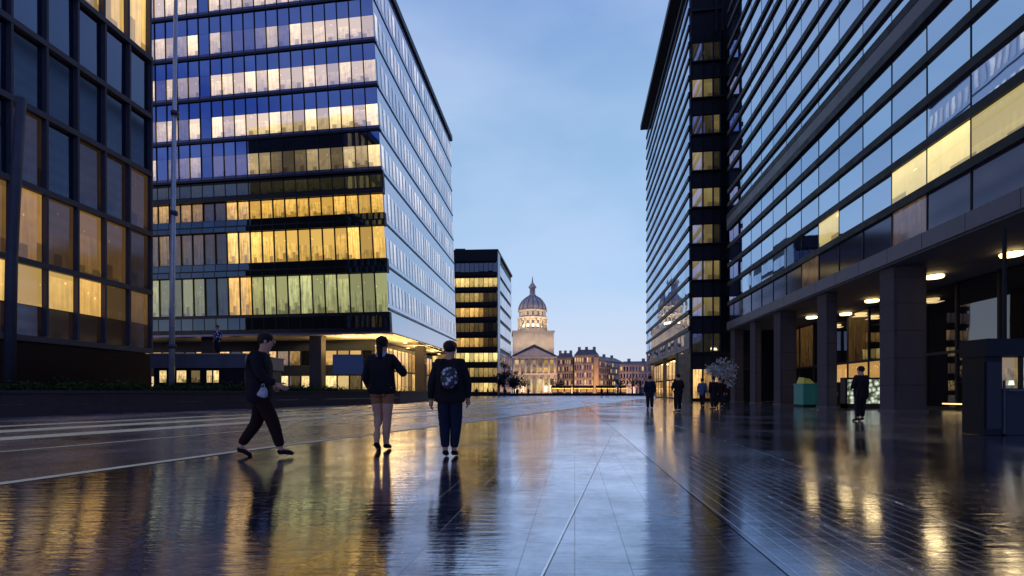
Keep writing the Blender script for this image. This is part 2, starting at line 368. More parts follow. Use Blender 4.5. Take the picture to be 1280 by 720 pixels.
def ribbon(pts, w, z):
    mb = MB(); n = len(pts); off = []
    for i in range(n):
        d = (Vector(pts[min(i+1,n-1)])-Vector(pts[max(i-1,0)])).normalized(); off.append(Vector((-d.y, d.x))*w/2)
    for i in range(n-1):
        a, b = Vector(pts[i]), Vector(pts[i+1])
        mb.face([(*(a-off[i]),z),(*(b-off[i+1]),z),(*(b+off[i+1]),z),(*(a+off[i]),z)])
    return mb
tag(ribbon(edge, .17, .014).build('kerb_line', M['line_w']), kind='structure')
# traffic light trails put onto the carriageway as cream painted bands
def shift(t): return [(e[0]*(1-t)+f[0]*t, e[1]*(1-t)+f[1]*t) for e, f in zip(edge, far)]
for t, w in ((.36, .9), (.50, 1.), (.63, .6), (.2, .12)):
    tag(ribbon(shift(t)[:7], w, .009).build('light_trail_band', M['line']), kind='structure')
# band of small setts and dark slabs on the right, pale drainage channels
sheet('basalt_paving', [(2.75,-4),(3.1,2.0),(3.9,7.5),(7.6,40),(40,40),(40,-4)], .012, M['darkslab'])
sheet('sett_band', [(1.1,-4),(1.36,2.0),(1.9,6.5),(6.7,46),(7.6,40),(3.9,7.5),(3.1,2.0),(2.75,-4)], .0125, M['setts'])
for a, b, w in (((-.36,.4),(4.95,21.6),.012), ((1.78,-.5),(2.72,8.2),.01), ((2.5,.0),(3.9,7.5),.014), ((3.9,7.5),(7.6,40),.03)):
    tag(ribbon([a, b], w, .017).build('drainage_channel', M['joint']), kind='structure')

# retaining wall, terrace, hedge
def wx(Y): return -19+.427*(Y-17.8)
mb = MB()
terr = [(wx(2)-.25,2),(wx(40.3)-.25,40.3),(-9.3,44.5),(-6.9,76),(-70,76),(-70,2)]
mb.face([(x,y,1.0) for x,y in terr]); tag(mb.build('terrace', M['earth']), kind='structure')
mb = MB()
wl = [(wx(2),2),(wx(18),18),(wx(30),30),(wx(40.3),40.3),(-9.0,44.5),(-6.6,76)]
for i in range(len(wl)-1):
    a, b = Vector(wl[i]), Vector(wl[i+1]); d = (b-a).normalized(); n = Vector((-d.y,d.x))*.3
    for z0,z1,o in ((0,.46,0.),(.47,.9,.015),(.9,1.02,-.04)):
        e = Vector((d.y,-d.x))*(-o)
        q = [a+e,b+e,b+n,a+n]
        mb.hexa([(*p,z0) for p in q]+[(*p,z1) for p in q])
tag(mb.build('retaining_wall', M['wallstone']), 'low dark brown stone retaining wall running along the far side of the road', 'wall')
def leafmass(mb, fn, n, size, mats=1):
    for _ in range(n):
        c = Vector(fn()); s = size*random.uniform(.6, 1.5)
        a = Vector((random.gauss(0,1),random.gauss(0,1),random.gauss(0,1))).normalized(); b = a.cross(Vector((random.gauss(0,1),random.gauss(0,1),random.gauss(0,1)))).normalized()
        mb.face([c-a*s-b*s*.5, c+a*s-b*s*.5, c+a*s*.7+b*s*.6, c-a*s*.6+b*s*.5], random.randrange(mats))
mb = MB()
for Y0 in range(8, 34, 2):
    mb.box(wx(Y0)-1.2, wx(Y0)-.45, Y0, Y0+2.2, 1.0, 1.22)
def hf():
    Y = random.uniform(8, 35); return (wx(Y)-random.uniform(.28, 1.35), Y, 1.02+abs(random.gauss(0, .17))+.12*mnoise.noise((Y*.8, 0, 0)))
leafmass(mb, hf, 9000, .05)
tag(mb.build('hedge', M['leaf']), 'low dark green hedge growing on top of the retaining wall', 'hedge')

# ------------------------------------------------------------------ dark office building, left
def lx(Y): return -23.8-.075*(31.7-Y)
ob = empty('office_building', (lx(31.7), 31.7, 0), 'dark grey framed office block with lit ground floor at the left edge', 'building')
F = Facade((lx(31.7),31.7), (lx(8),8), (1,0), 0, 40)
W = []; fr = MB(); bnd = MB()
levels = [3.65, 7.5, 11.35, 15.3, 19.1, 22.9]
bay = 1.66; nb = 14
for i in range(5):
    z0, z1 = levels[i]+.15, levels[i+1]-.15
    for j in range(nb):
        u0, u1 = j*bay+.07, (j+1)*bay-.07
        lit = 0.; warm = .7
        if i == 0:
            # the rooms are lit above desk height only
            lit = .8 if 1 < j < 6 else (.12 if j < 2 else .3)
            zm = z0+1.55
            F.pane(W, u0, u1, z0, zm, -.22, .02, .8)
            F.pane(W, u0, u1, zm+.03, z1, -.22, lit, .35 if j > 2 else .6, .35, 1.)
        else:
            if i == 1: lit = [.03,.16,.3,.1,.32,.2,.04,.2][j] if j < 8 else .05
            elif i == 2: lit = [.1,.02,.03,0,.02,0,0,0][j] if j < 8 else 0
            F.pane(W, u0, u1, z0, z1, -.22, lit, .8)
for i, z in enumerate(levels): F.box(bnd, -.05, nb*bay+.05, z-.15, z+.15, -.3, .07)
for j in range(nb+1):
    w = .055 if j != 6 else .28
    F.box(fr, j*bay-w, j*bay+w, 3.85, 22.7, -.3, .05)
# upper storey, lit tall windows, and the storeys above it
for j in range(nb):
    F.pane(W, j*bay+.08, (j+1)*bay-.08, 23.3, 29.6, -.35, 1.25, .25)
    F.pane(W, j*bay+.08, (j+1)*bay-.08, 30.2, 34.2, -.35, .5, .3)
for j in range(nb+1): F.box(fr, j*bay-.08, j*bay+.08, 23.1, 34.4, -.5, -.05)
F.box(bnd, -.05, nb*bay, 29.6, 30.2, -.5, .12); F.box(bnd, -.05, nb*bay, 34.2, 35., -.5, .2)
emit_windows(W, G_left, ob)
fr.build('window_frame', M['grey_metal'], ob); bnd.build('floor_band', M['grey_metal'], ob)
mb = MB(); F.box(mb, 0.02, nb*bay, 3.45, 34.9, -14, -.42); mb.build('wall', M['black_metal'], ob)
mb = MB(); F.box(mb, 0.0, nb*bay, 0.5, 3.45, -13.9, -.05); mb.build('plinth', M['brown'], ob)
mb = MB(); F.box(mb, 6*bay+.4, 7.4*bay, 1.0, 3.2, -.04, .05); dr = mb.build('entrance', M['dark_metal'], ob)
mb = MB(); F.box(mb, 6*bay+.3, 7.5*bay, 3.2, 3.32, -.04, .2); mb.build('lintel', M['pale_metal'], dr)

# ------------------------------------------------------------------ glass tower
tw = empty('glass_tower', (-11.2, 44, 0), 'tall blue glass office tower with lit floors overhanging its golden entrance', 'building')
TA, TB, TC = (-46, 48.6), (-11.2, 44), (-8.55, 74)
TAt, TBt, TCt = (-46, 48.6), (-13.05, 44), (-9.45, 74)
F = Facade(TA, TB, (0,-1), 6.45, 42, TAt, TBt)
Lf = F.L
W = []; WL = []; fr = MB(); bnd = MB(); bnd2 = MB()
def litrow(n, f): return [f(i) for i in range(n)]
bw = 1.24; ncol = int(Lf/bw)
gaps = {14, 23}      # wider dark piers, counted from the corner
def cols():
    for i in range(ncol):
        yield i, Lf-(i+1)*bw, Lf-i*bw
upper = [21.35, 25.1, 29.15, 33.2, 37.3, 41.4]
for k in range(5):
    z0, z1 = upper[k], upper[k+1]
    for i, u0, u1 in cols():
        lit = (.85, .95, .85, .8, .8)[k]*random.choice((1, 1, .9, .75, .55)); warm = .2
        if k == 0: lit = random.choice((.12, .12, .3, .08, .5)) if i > 0 else .8
        if k == 3 and 7 <= i <= 13: lit = random.choice((.05, .1, .4))
        if i in gaps: lit = 0.
        if i > 15 and k in (0, 1, 2, 3): lit *= random.choice((.1, .5, .9))
        F.pane(W, u0+.05, u1-.05, z0+.32, z0+2.3, 0, lit, warm)
        F.pane(W, u0+.05, u1-.05, z0+2.32, z1-.17, 0, 0.)
    F.box(bnd, 0, Lf+.1, z0-.16, z0+.05, -.3, .12); F.box(bnd2, 0, Lf+.05, z0+.05, z0+.32, -.1, .05)
for i, u0, u1 in cols():
    F.box(fr, u0-.035, u0+.035, 21.4, 41.3, -.1, .07)
F.box(bnd, -.1, Lf+.1, 41.25, 42.2, -.4, .3)
# lower, glassier storeys
rows = [(8.35, 11.9, .95), (13.3, 16.2, 1.15), (17.5, 19.15, 1.0)]
for r, (z0, z1, kk) in enumerate(rows):
    for i, u0, u1 in cols():
        if r == 0: lit, warm = (.7, .0) if i < 10 else ((.9, .95) if i in (11, 12) else (.5, .1))
        elif r == 1: lit, warm = 1.05, .85
        else: lit, warm = .95, .95
        if i in gaps: lit = .0
        if 13 <= i <= 14: lit = 0.04
        if i > 14: lit = (.5, .15, .8)[r]*random.choice((1, .6)); 
        lit *= kk*random.choice((1, 1, .85, .7))
        F.pane(WL, u0+.06, u1-.06, z0, z1, -.12, lit, warm)
for i, u0, u1 in cols(): F.box(fr, u0-.05, u0+.05, 8.2, 21.1, -.2, -.02)
for z0, z1, d in ((6.5, 8.3, .1), (11.95, 12.5, .12), (12.55, 13.25, .0), (16.25, 16.75, .12), (16.8, 17.45, .0), (19.2, 19.6, .15), (19.65, 21.12, -.05)):
    F.box(bnd, 0, Lf+.1, z0, z1, -.4, d)
for i, u0, u1 in cols():
    for za, zb in ((12.0,12.46),(12.62,13.2),(16.3,16.7),(16.88,17.4)): F.pane(WL, u0+.04, u1-.04, za, zb, .135 if za in (12.0,16.3) else .015, .0, .3)
    F.pane(WL, u0+.05, u1-.05, 6.9, 8.0, .12, .0); F.pane(WL, u0+.05, u1-.05, 19.8, 20.9, -.03, .03, .3)
F.box(bnd2, 0, Lf+.1, 6.3, 6.48, -.6, .18)
emit_windows(W, G_tower, tw, 62); emit_windows(WL, G_towerlow, tw, 38, 'window')
# side face
F2 = Facade(TB, TC, (1,0), 6.45, 42, TBt, TCt, z0B=6.9, z1B=40.2)
W = []; L2 = F2.L; bw2 = 1.0; n2 = int(L2/bw2)
lv = [8.6, 12.6, 16.6, 21.3, 25.1, 29.15, 33.2, 37.3, 41.4]
for k in range(8):
    z0, z1 = lv[k], lv[k+1]
    for j in range(n2):
        u0 = j*L2/n2; u1 = (j+1)*L2/n2
        lit = random.choice((.3, .6, .85, .45)) if k in (1, 2, 4, 6) else random.choice((.1, .25, .5, .7))
        if k < 3: lit *= .8
        F2.pane(W, u0+.25, u1-.2, z0+.5, z0+(z1-z0)*.66, .02, lit, .15)
    F2.box(bnd2, 0, L2, z0-.06, z0+.06, -.1, .04)
emit_windows(W, G_side, tw, 60)
# pale reflective panels of the side face
pl = []
zb = [6.55, 8.55]+[]
F2.pane(pl, 0.02, L2, 6.5, 8.48, .0, 0., tilt=0)
for k in range(8):
    z0, z1 = lv[k], lv[k+1]
    for j in range(n2//3):
        u0 = j*L2/(n2//3); u1 = (j+1)*L2/(n2//3)
        F2.pane(pl, u0, u1, z0+.12, z1-.1, -.02, 0., tilt=.0004)
mb = MB()
for w in pl: mb.face(w[0], 0, 0, .5, .5, w[4])
mb.build('side_panels', G_side, tw)
F2.box(bnd, -.1, L2+.1, 41.42, 42.2, -.4, .25); F2.box(bnd2, 0, L2, 8.48, 8.62, -.1, .12)
for k in range(1, 8): F2.box(bnd, 0, L2, lv[k]-.16, lv[k]-.06, -.1, .03)
fr.build('mullion', M['black_metal'], tw); bnd.build('floor_band', M['dark_metal'], tw); bnd2.build('sill_band', solid('blue_sill_metal', (.1,.11,.2), .35, .1, metal=.5), tw)
mb = MB()
bo = [(-46,60),(-46,48.9),(-11.55,44.35),(-8.95,73.9),(-46,73.9)]; to = [(-46,60),(-46,48.9),(-13.4,44.35),(-9.9,73.9),(-46,73.9)]
bo, to = bo[1:], to[1:]
for i in range(4):
    j = (i+1) % 4; mb.face([(*bo[i],6.5),(*bo[j],6.5),(*to[j],39.9 if 0 else (40.1 if j in (2,3) else 41.9)),(*to[i],40.1 if i in (2,3) else 41.9)])
mb.face([(*to[0],41.9),(*to[1],41.9),(*to[2],40.1),(*to[3],40.1)]); mb.build('wall', M['black_metal'], tw)
mb = MB(); mb.face([(-46,73.9,6.44),(-8.7,73.9,6.86),(-11.3,44.1,6.44),(-46,48.7,6.44)]); mb.build('soffit', M['soffit'], tw)
mb = MB()
for x, y in ((-16.5,47.6),(-14.6,46.2),(-12.8,47),(-12.2,50),(-11.9,53.5),(-11.5,57),(-11.2,61),(-10.8,65),(-10.5,69),(-14,52),(-13,60)):
    mb = MB(); mb.lathe([(0,-.02),(.22,-.02),(.22,.0)], (x,y,6.43), 12); mb.build('downlight', E_warm, tw)
mb = MB()
for (x, y) in ((-18.9,46.6),(-10.95,57.5),(-30.5,48.5),(-10.2,70)):
    mb2 = MB(); mb2.box(x-.58, x+.58, y-.5, y+.6, 0, 6.43); mb2.build('column', M['conc'], tw)
# lobby under the overhang: two storeys of lit glass
LF = Facade((-44, 53.6), (-14.4, 50.2), (0,-1), 1., 6.44)
W = []; fr = MB()
nl = 22; bl = LF.L/nl
for j in range(nl):
    u0, u1 = j*bl+.08, (j+1)*bl-.08
    LF.pane(W, u0, u1, 1.25, 2.65, 0, 1.15 if j % 5 else .1, .0)
    LF.pane(W, u0, u1, 3.8, 5.3, 0, random.choice((1., .8, .3, 0.)), .6)
LF.box(fr, 0, LF.L, 1., 1.25, -.3, .05); LF.box(fr, 0, LF.L, 2.65, 3.8, -.3, .08); LF.box(fr, 0, LF.L, 5.3, 6.4, -.3, .08)
for j in range(nl+1): LF.box(fr, j*bl-.08, j*bl+.08, 1.25, 5.3, -.3, .06) if 0 < j < nl else None
LF2 = Facade((-14.4, 50.2), (-12.2, 73), (1,0), 1., 6.44)
nl = 16; bl = LF2.L/nl
for j in range(nl):
    u0, u1 = j*bl+.06, (j+1)*bl-.06
    LF2.pane(W, u0, u1, 1.1, 3.3, 0, random.choice((1.2, .9, .4)), .45)
    LF2.pane(W, u0, u1, 3.5, 5.9, 0, random.choice((1.3, 1., .7)), .75)
LF2.box(fr, 0, LF2.L, 3.3, 3.5, -.2, .08); LF2.box(fr, 0, LF2.L, 5.9, 6.4, -.2, .08)
for j in range(nl+1): LF2.box(fr, max(0,j*bl-.06), min(LF2.L,j*bl+.06), 1., 5.9, -.3, .06)
emit_windows(W, G_lobby, tw, 60, 'lobby_window'); fr.build('lobby_frame', M['dark_metal'], tw)
mb = MB(); mb.box(-17.9, -14.9, 47.9, 48.1, 2.75, 4.7); mb.build('notice_screen', glow('blue_screen', (.02,.035,.12), .5), tw)
area_light('lobby_light', (-12.6, 48.5, 6.2), 3, 420, (1,.62,.22), sy=6)
area_light('lobby_light', (-11.4, 60, 6.4), 2.5, 420, (1,.62,.22), sy=16)
for x_, y_ in ((-13.5,47.3),(-16,46.8),(-10.9,52),(-10.5,59),(-10,67)): area_light('soffit_uplight', (x_, y_, 4.2), 1.2, 420, (1,.62,.2), (math.pi,0,0))
area_light('lobby_light', (-20, 48.6, 6.2), 8, 200, (1,.8,.4), sy=2)

# low podium with a roof terrace in front of the tower
pv = empty('podium_pavilion', (-18.4, 28, 1), 'low grey flat roofed pavilion with small lit windows behind the hedge', 'building')
PF = Facade((-20.9,28), (-15.6,28), (0,-1), 1., 3.2); W = []; fr = MB()
for u0, w, lt in ((.35,.4,.9),(1.35,.55,1.),(2.2,.5,.25),(3.1,.3,1.1),(3.5,.3,1.1)): PF.pane(W, u0, u0+w, 1.5, 2.2, .012, lt, .0)
emit_windows(W, G_lobby, pv)
PF.box(fr, 0, PF.L, 1., 2.35, -4.5, 0); fr.build('wall', M['black_metal'], pv)
fr = MB(); PF.box(fr, -.1, PF.L+.1, 2.35, 3.14, -4.6, .12); fr.build('fascia', M['fascia'], pv)
fr = MB(); PF.box(fr, -.15, PF.L+.15, 3.14, 3.2, -4.7, .16); fr.build('coping', solid('warm_coping', (.4,.3,.2), .5), pv)

# ------------------------------------------------------------------ mid distance block
mt = empty('office_block', (-10, 115, 0), 'dark slab office block with yellow lit floors beside the domed building', 'building')
F = Facade((-26,116.5), (-3.45,115), (0,-1), 0, 35.2); W = []; fr = MB(); bnd = MB()
n = 20; b = F.L/n
litf = {1:.95, 3:1.05, 4:.5, 5:.15, 6:.8, 7:.6, 8:1.1}
for k in range(9):
    z0 = 3.6*k+.4
    for j in range(n):
        c = n-j
        l = {0:.8, 1:.35, 2:1.1, 3:.7, 4:.12, 5:.9, 6:.45, 7:1.1}.get(k, 0)
        if k in (3,4,5,6) and c < 4: l *= .1
        F.pane(W, j*b+.06, (j+1)*b-.06, z0+.6, z0+2.7, 0, l*random.choice((1,.8,.5,1.1)), {2:.1, 7:.2, 3:.9, 5:.95}.get(k, .4))
    F.box(bnd, 0, F.L, z0-.35, z0+.5, -.3, .06)
for j in range(n+1): F.box(fr, max(0,j*b-.06), min(F.L,j*b+.06), 0, 32.8, -.2, .03)
F.box(bnd, 0, F.L, 32.4, 35.2, -.4, .05)
emit_windows(W, G_far, mt, 60)
S = Facade((-3.45,115), (0,141), (1,0), 0, 35.2)
W = []
S.box(fr, .0, 3.6, 3.4, 35.1, -.2, .08, 1)
for k in range(9):
    for j in range(3, 20):
        S.pane(W, j*1.3, j*1.3+1.2, 3.6*k+1., 3.6*k+3.6, .0, random.choice((0,0,.0,.2)), .4)
emit_windows(W, G_side, mt, 30)
S.box(bnd, 0, S.L, 34.6, 35.2, -.3, .12)
fr.build('mullion', [M['black_metal'], M['pale_metal']], mt); bnd.build('floor_band', M['black_metal'], mt)
mb = MB(); 
q = [(-25.8,116.8),(-3.7,115.4),(-.3,140.8),(-25,142)]
for i in range(4): mb.face([(*q[i],0),(*q[(i+1)%4],0),(*q[(i+1)%4],35.1),(*q[i],35.1)])
mb.face([(*p,35.1) for p in q]); mb.build('wall', M['dark_metal'], mt)
mb = MB(); mb.box(-14,-11.5,118,121,35.1,36.2); mb.build('roof_plant', M['grey_metal'], mt)

# ------------------------------------------------------------------ domed hall
CX, CY = 10.9, 256.
dm = empty('domed_hall', (CX, CY, 0), 'floodlit stone hall with columned drum and ribbed dome at the end of the street', 'building')
lit_stone = M['lime']
mb = MB(); mb.lathe([(7.9,25),(7.9,26.2),(7.2,26.4),(7.2,32.4),(7.7,32.6),(7.7,33.3)], (CX,CY,0), 32, 0, False)
mb.lathe([(6.9,33.3),(6.9,39.3),(8.0,39.6),(8.0,40.2)], (CX,CY,0), 32, 0, False); mb.lathe([(7.2,40.2),(7.2,43.4),(7.8,43.7),(7.8,44.1)], (CX,CY,0), 32, 0, False); mb.build('drum', lit_stone, dm)
for k in range(16):
    t = 2*math.pi*(k+.5)/16; c = MB(); c.tube([(CX+7.6*math.cos(t),CY+7.6*math.sin(t),33.3),(CX+7.6*math.cos(t),CY+7.6*math.sin(t),39.4)], .36, 8)
    c.build('column', lit_stone, dm)
W = MB()
for k in range(16):
    t = 2*math.pi*k/16; r = 6.98
    for z0, z1, rr, w in ((34.2,38.4,6.95,.55), (41,42.9,7.25,.5)):
        d = Vector((math.cos(t),math.sin(t))); p = Vector((-d.y,d.x))
        a = Vector((CX,CY))+d*rr-p*w; b2 = Vector((CX,CY))+d*rr+p*w
        W.face([(*a,z0),(*b2,z0),(*b2,z1),(*a,z1)], 0, random.choice((.2,.6)), None, .5, [(0,0),(1,0),(1,1),(0,1)])
tag(W.build('drum_window', G_far, dm))
mb = MB(); prof = [(7.5*math.cos(a)**1.25, 44.1+8.4*math.sin(a)) for a in [R(x) for x in (0,12,25,38,50,62,72,80)]]
mb.lathe(prof+[(1.3,52.4)], (CX,CY,0), 32); dome = mb.build('dome', M['copper'], dm)
mb = MB()
for k in range(16):
    t = 2*math.pi*k/16; mb.tube([(CX+(r+.05)*math.cos(t),CY+(r+.05)*math.sin(t),z) for r, z in prof], .18, 5)
mb.build('rib', M['slate'], dome)
mb = MB(); mb.lathe([(2.1,51.6),(2.1,52.6),(1.5,52.8),(1.5,56.2),(2.2,56.5),(2.,57.1),(1.,58.6),(.45,59.4),(.15,62.4),(0,62.6)], (CX,CY,0), 12); mb.build('lantern', M['copper'], dm)
mb = MB(); mb.box(CX-10.6,CX+10.6,CY-10,CY+10,14,31.6); mb.box(CX-11,CX+11,CY-10.4,CY+10.4,31.6,32.4); mb.build('base_block', M['lime'], dm)
# front wing with pediment
y0 = CY-22
mb = MB(); mb.box(CX-11.2,CX+11.2,y0+1.6,CY-10,0,18.3); mb.build('wall', lit_stone, dm)
mb = MB(); mb.hexa([(CX-11.9,y0,18.3),(CX+11.9,y0,18.3),(CX+11.9,CY-9,18.3),(CX-11.9,CY-9,18.3),(CX-.1,y0,24.2),(CX+.1,y0,24.2),(CX+.1,CY-9,24.2),(CX-.1,CY-9,24.2)]); mb.build('roof', M['slate'], dm)
mb = MB(); mb.hexa([(CX-9.6,y0-.4,18.3),(CX+9.6,y0-.4,18.3),(CX+9.6,y0-.03,18.3),(CX-9.6,y0-.03,18.3),(CX-.1,y0-.4,22.6),(CX+.1,y0-.4,22.6),(CX+.1,y0-.03,22.6),(CX-.1,y0-.03,22.6)]); mb.box(CX-11,CX+11,y0-.6,y0+1.5,17.4,18.28); mb.box(CX-11,CX+11,y0-.6,y0+1.5,9.2,10.2); mb.build('pediment', lit_stone, dm)
for k in range(8):
    x = CX-10+k*20/7; c = MB(); c.tube([(x,y0,0),(x,y0,9.2)], [.62,.55], 8); c.build('column', M['lime'], dm)
    c = MB(); c.tube([(x,y0,10.2),(x,y0,17.4)], [.6,.5], 8); c.build('column', M['lime'], dm)
W = []; Fd = Facade((CX-11,y0+1.55),(CX+11,y0+1.55),(0,-1),0,18)
for k in range(7):
    u = 2.43+k*20/7-.7
    for z0,z1,l,w_ in ((1,7.4,.7,.0),(10.6,13.0,.8,.7),(14.2,16.6,.7,.7)): Fd.pane(W, u-.2, u+1.6, z0, z1, .02, l*random.choice((1,.6,.2)), w_)
emit_windows(W, G_far, dm)
for x, z, e, rot in ((CX-7,11,9000,R(70)),(CX+7,11,9000,R(70))):
    l = area_light('added_floodlight', (x, y0-9, 2.), 5, 1500, (1,.66,.36), (R(115),0,0))
for k in range(4):
    t = math.pi*1.5+(k-1.5)*.6; area_light('added_floodlight', (CX+(k-1.5)*6, CY-17, 24.9), 2, 300, (1,.74,.42), (R(120),0,0))
for k in range(5):
    t = math.pi*1.5+(k-2)*.55; area_light('added_floodlight', (CX+12.5*math.cos(t), CY+12.5*math.sin(t), 36.5), 2, 460, (1,.74,.45), (R(125),0,t-math.pi/2+math.pi))  # ring of lamps added to lighten and warm the dome

def block(name, label, A, B, n, depth, h, floors, bays, wall, roof, roofh, litp, group=None, warm=.7, lim=100, ground_h=4.):
    o = empty(name, (A[0], A[1], 0), label, 'building', group)
    F = Facade(A, B, n, 0, h); W = []
    mb = MB(); F.box(mb, 0, F.L, 0, h, -depth, 0); mb.build('wall', wall, o)
    b = F.L/bays; fh = (h-ground_h-.4)/(floors-1); sl = MB()
    for k in range(floors):
        z0 = .3 if k == 0 else ground_h+(k-1)*fh+.5; z1 = z0+(ground_h-1. if k == 0 else fh*.62)
        for j in range(bays):
            w = b*(.36 if k == 0 else .25)
            u = (j+.5)*b; l = random.random() < litp
            F.pane(W, u-w, u+w, z0, z1, .01, random.uniform(.4,1.1) if l else 0., warm)
        if k: F.box(sl, 0, F.L, z0-.45, z0-.2, -.1, .14)
    F.box(sl, -.15, F.L+.15, h-.45, h, -depth-.1, .4)
    for j in range(0, bays+1, 4):
        F.box(sl, max(0,j*b-.25), min(F.L,j*b+.25), 0, h-.45, -.1, .1)
    emit_windows(W, G_far, o, lim); sl.build('cornice', M['lime2'], o)
    P = F.P
    a0,a1,b1,b0 = P(0,h,.2),P(F.L,h,.2),P(F.L,h,-depth),P(0,h,-depth)
    i = min(depth*.35, 4)
    c0,c1,d1,d0 = [(p[0],p[1],h+roofh) for p in (P(i*.5,h,-i),P(F.L-i*.5,h,-i),P(F.L-i*.5,h,-depth+i),P(i*.5,h,-depth+i))]
    mb = MB()
    for q in ((a0,a1,c1,c0),(a1,b1,d1,c1),(b1,b0,d0,d1),(b0,a0,c0,d0),(c0,c1,d1,d0)): mb.face(q)
    rf = mb.build('roof', roof, o)
    mb = MB()
    for u in (F.L*.2, F.L*.5, F.L*.82):
        c = P(u, h, -i-.6); mb.box(c[0]-.7, c[0]+.7, c[1]-.5, c[1]+.5, h, h+roofh+1.4)
    mb.build('chimney', wall, rf)
    return o
block('mansion_block', 'brown brick mansion block right beside the domed hall', (22.4,246),(31,244),(0,-1),16,18.5,5,8,M['brick2'],M['slate'],2.6,.45)
block('mansion_block', 'reddish mansion block with warm lit front, middle of the terrace', (31.1,240),(43,238),(0,-1),18,19.4,5,10,M['brick'],M['slate'],3,.5)
block('mansion_block', 'mauve brick block turned away from the street, stepping down behind the market', (43.2,238),(61,262),(1,-1),16,17,5,14,M['brick2'],M['slate'],2.4,.35)
block('mansion_block', 'long grey brown block at the far right end of the skyline', (53,236),(76,232),(0,-1),16,14.5,4,16,M['brick2'],M['slate'],1.7,.15)
mb = MB(); mb.box(40.6,42.8,237.4,238.3,0,18.2); tag(mb.build('stair_bay', M['ochre']), 'ochre lit stair bay standing against the reddish mansion block', 'stair tower')
for x in (25, 34, 41, 49, 57): area_light('added_floodlight', (x, 228, 2.2), 6, 800, (1,.55,.3), (R(112),0,0))  # lamps added to lighten the mansion fronts, no fixtures modelled

# ------------------------------------------------------------------ bright glass building, right
def rx(Y, o=0): return 14.45+.133*Y+o
rb = empty('glass_office_building', (rx(25), 25, 0), 'large sky reflecting glass building with black fins over a colonnade on the right', 'building')
Y0, Y1 = 5.0, 45.2
F = Facade((rx(Y0),Y0), (rx(Y1),Y1), (-1,0), 6.83, 44)
W = []; WY = []; WS = []; fin = MB(); bnd = MB(); mul = MB(); dk = MB()
def U(Y): return (Y-Y0)*math.sqrt(1+.133**2)
b = 2.22; n = int(F.L/b)+1
us = [min(F.L, max(0, U(17.55)+(i-6)*b)) for i in range(n+2)]; us = sorted(set([0.]+us+[F.L]))
rowsR = [(7.55,9.14,0,0), (9.42,11.06,1,0), (11.2,12.75,0,0), (13.0,14.55,0,0), (14.72,16.1,0,0), (17.7,18.5,0,0)]
zz = 18.62
finz = [9.28, 11.12, 12.88, 14.64, 18.56]
step = [1.25, 2.05, 1.45, 1.95, 1.4, 2.0]; i = 0
while zz < 43:
    nz = zz+step[i % 6]; rowsR.append((zz+.08, nz-.08, 0, 0)); finz.append(nz); zz = nz; i += 1
for (z0, z1, a, c) in rowsR:
    for j in range(len(us)-1):
        u0, u1 = us[j], us[j+1]
        if u1-u0 < .1: continue
        Yc = Y0+(u0+u1)/2/math.sqrt(1.0177); lit = 0.
        if a:
            if Yc < 19.6: lit = 1.3
            elif Yc < 21.2: lit = 1.2
            elif abs(Yc-26.5) < 1.1: lit = .95
            if Yc > 19.7 and Yc < 22: u0 = u0+(u1-u0)*0; 
        if z0 == 7.55: lit = .28 if abs(Yc-20) < 1 or abs(Yc-29.5) < 1.2 or abs(Yc-33) < 1 else 0.
        dd = 0 if z0 > 7.6 else -.02
        tgt = WS if z0 == 7.55 else (WY if a and lit > .5 else W)
        F.pane(tgt, u0+.02, u1-.02, z0, z1, dd, lit, .3 if a else .9, tilt=.0025)
emit_windows(W, G_right, rb, 70); emit_windows(WY, G_rlit, rb, 10, 'lit_window'); emit_windows(WS, G_slate, rb, 20, 'spandrel_panel')
for j in range(1, len(us)-1): F.box(dk, us[j]-.012, us[j]+.012, 6.84, 7.49, .19, .204)
dk.build('panel_joint', M['black_metal'], rb)
for z in finz:
    F.box(fin, -.1, F.L+.1, z-.19, z+.17, -.2, .14)
F.box(fin, -.1, F.L+.1, 16.15, 16.55, -.2, .2); F.box(fin, -.1, F.L+.1, 17.25, 17.65, -.2, .22)
F.box(bnd, -.1, F.L+.1, 16.56, 17.24, -.2, .2)
F.box(bnd, -.1, F.L+.1, 6.83, 7.5, -.4, .2); F.box(bnd, -.05, F.L+.05, 9.16, 9.4, -.1, .12)
for u in us:
    F.box(mul, max(0,u-.03), min(F.L,u+.03), 7.5, 16.1, -.08, .012); F.box(mul, max(0,u-.018), min(F.L,u+.018), 17.7, 43.6, -.08, .01)
fin.build('sun_fin', M['black_metal'], rb); bnd.build('fascia', M['fascia'], rb); mul.build('mullion', M['black_metal'], rb)
mb = MB(); F.box(mb, .0, F.L, 6.9, 43.9, -16, -.15); mb.build('wall', M['black_metal'], rb)
mb = MB(); F.box(mb, -.1, F.L+.1, 43.95, 44.6, -16.2, .5); mb.build('roof', M['dark_metal'], rb)
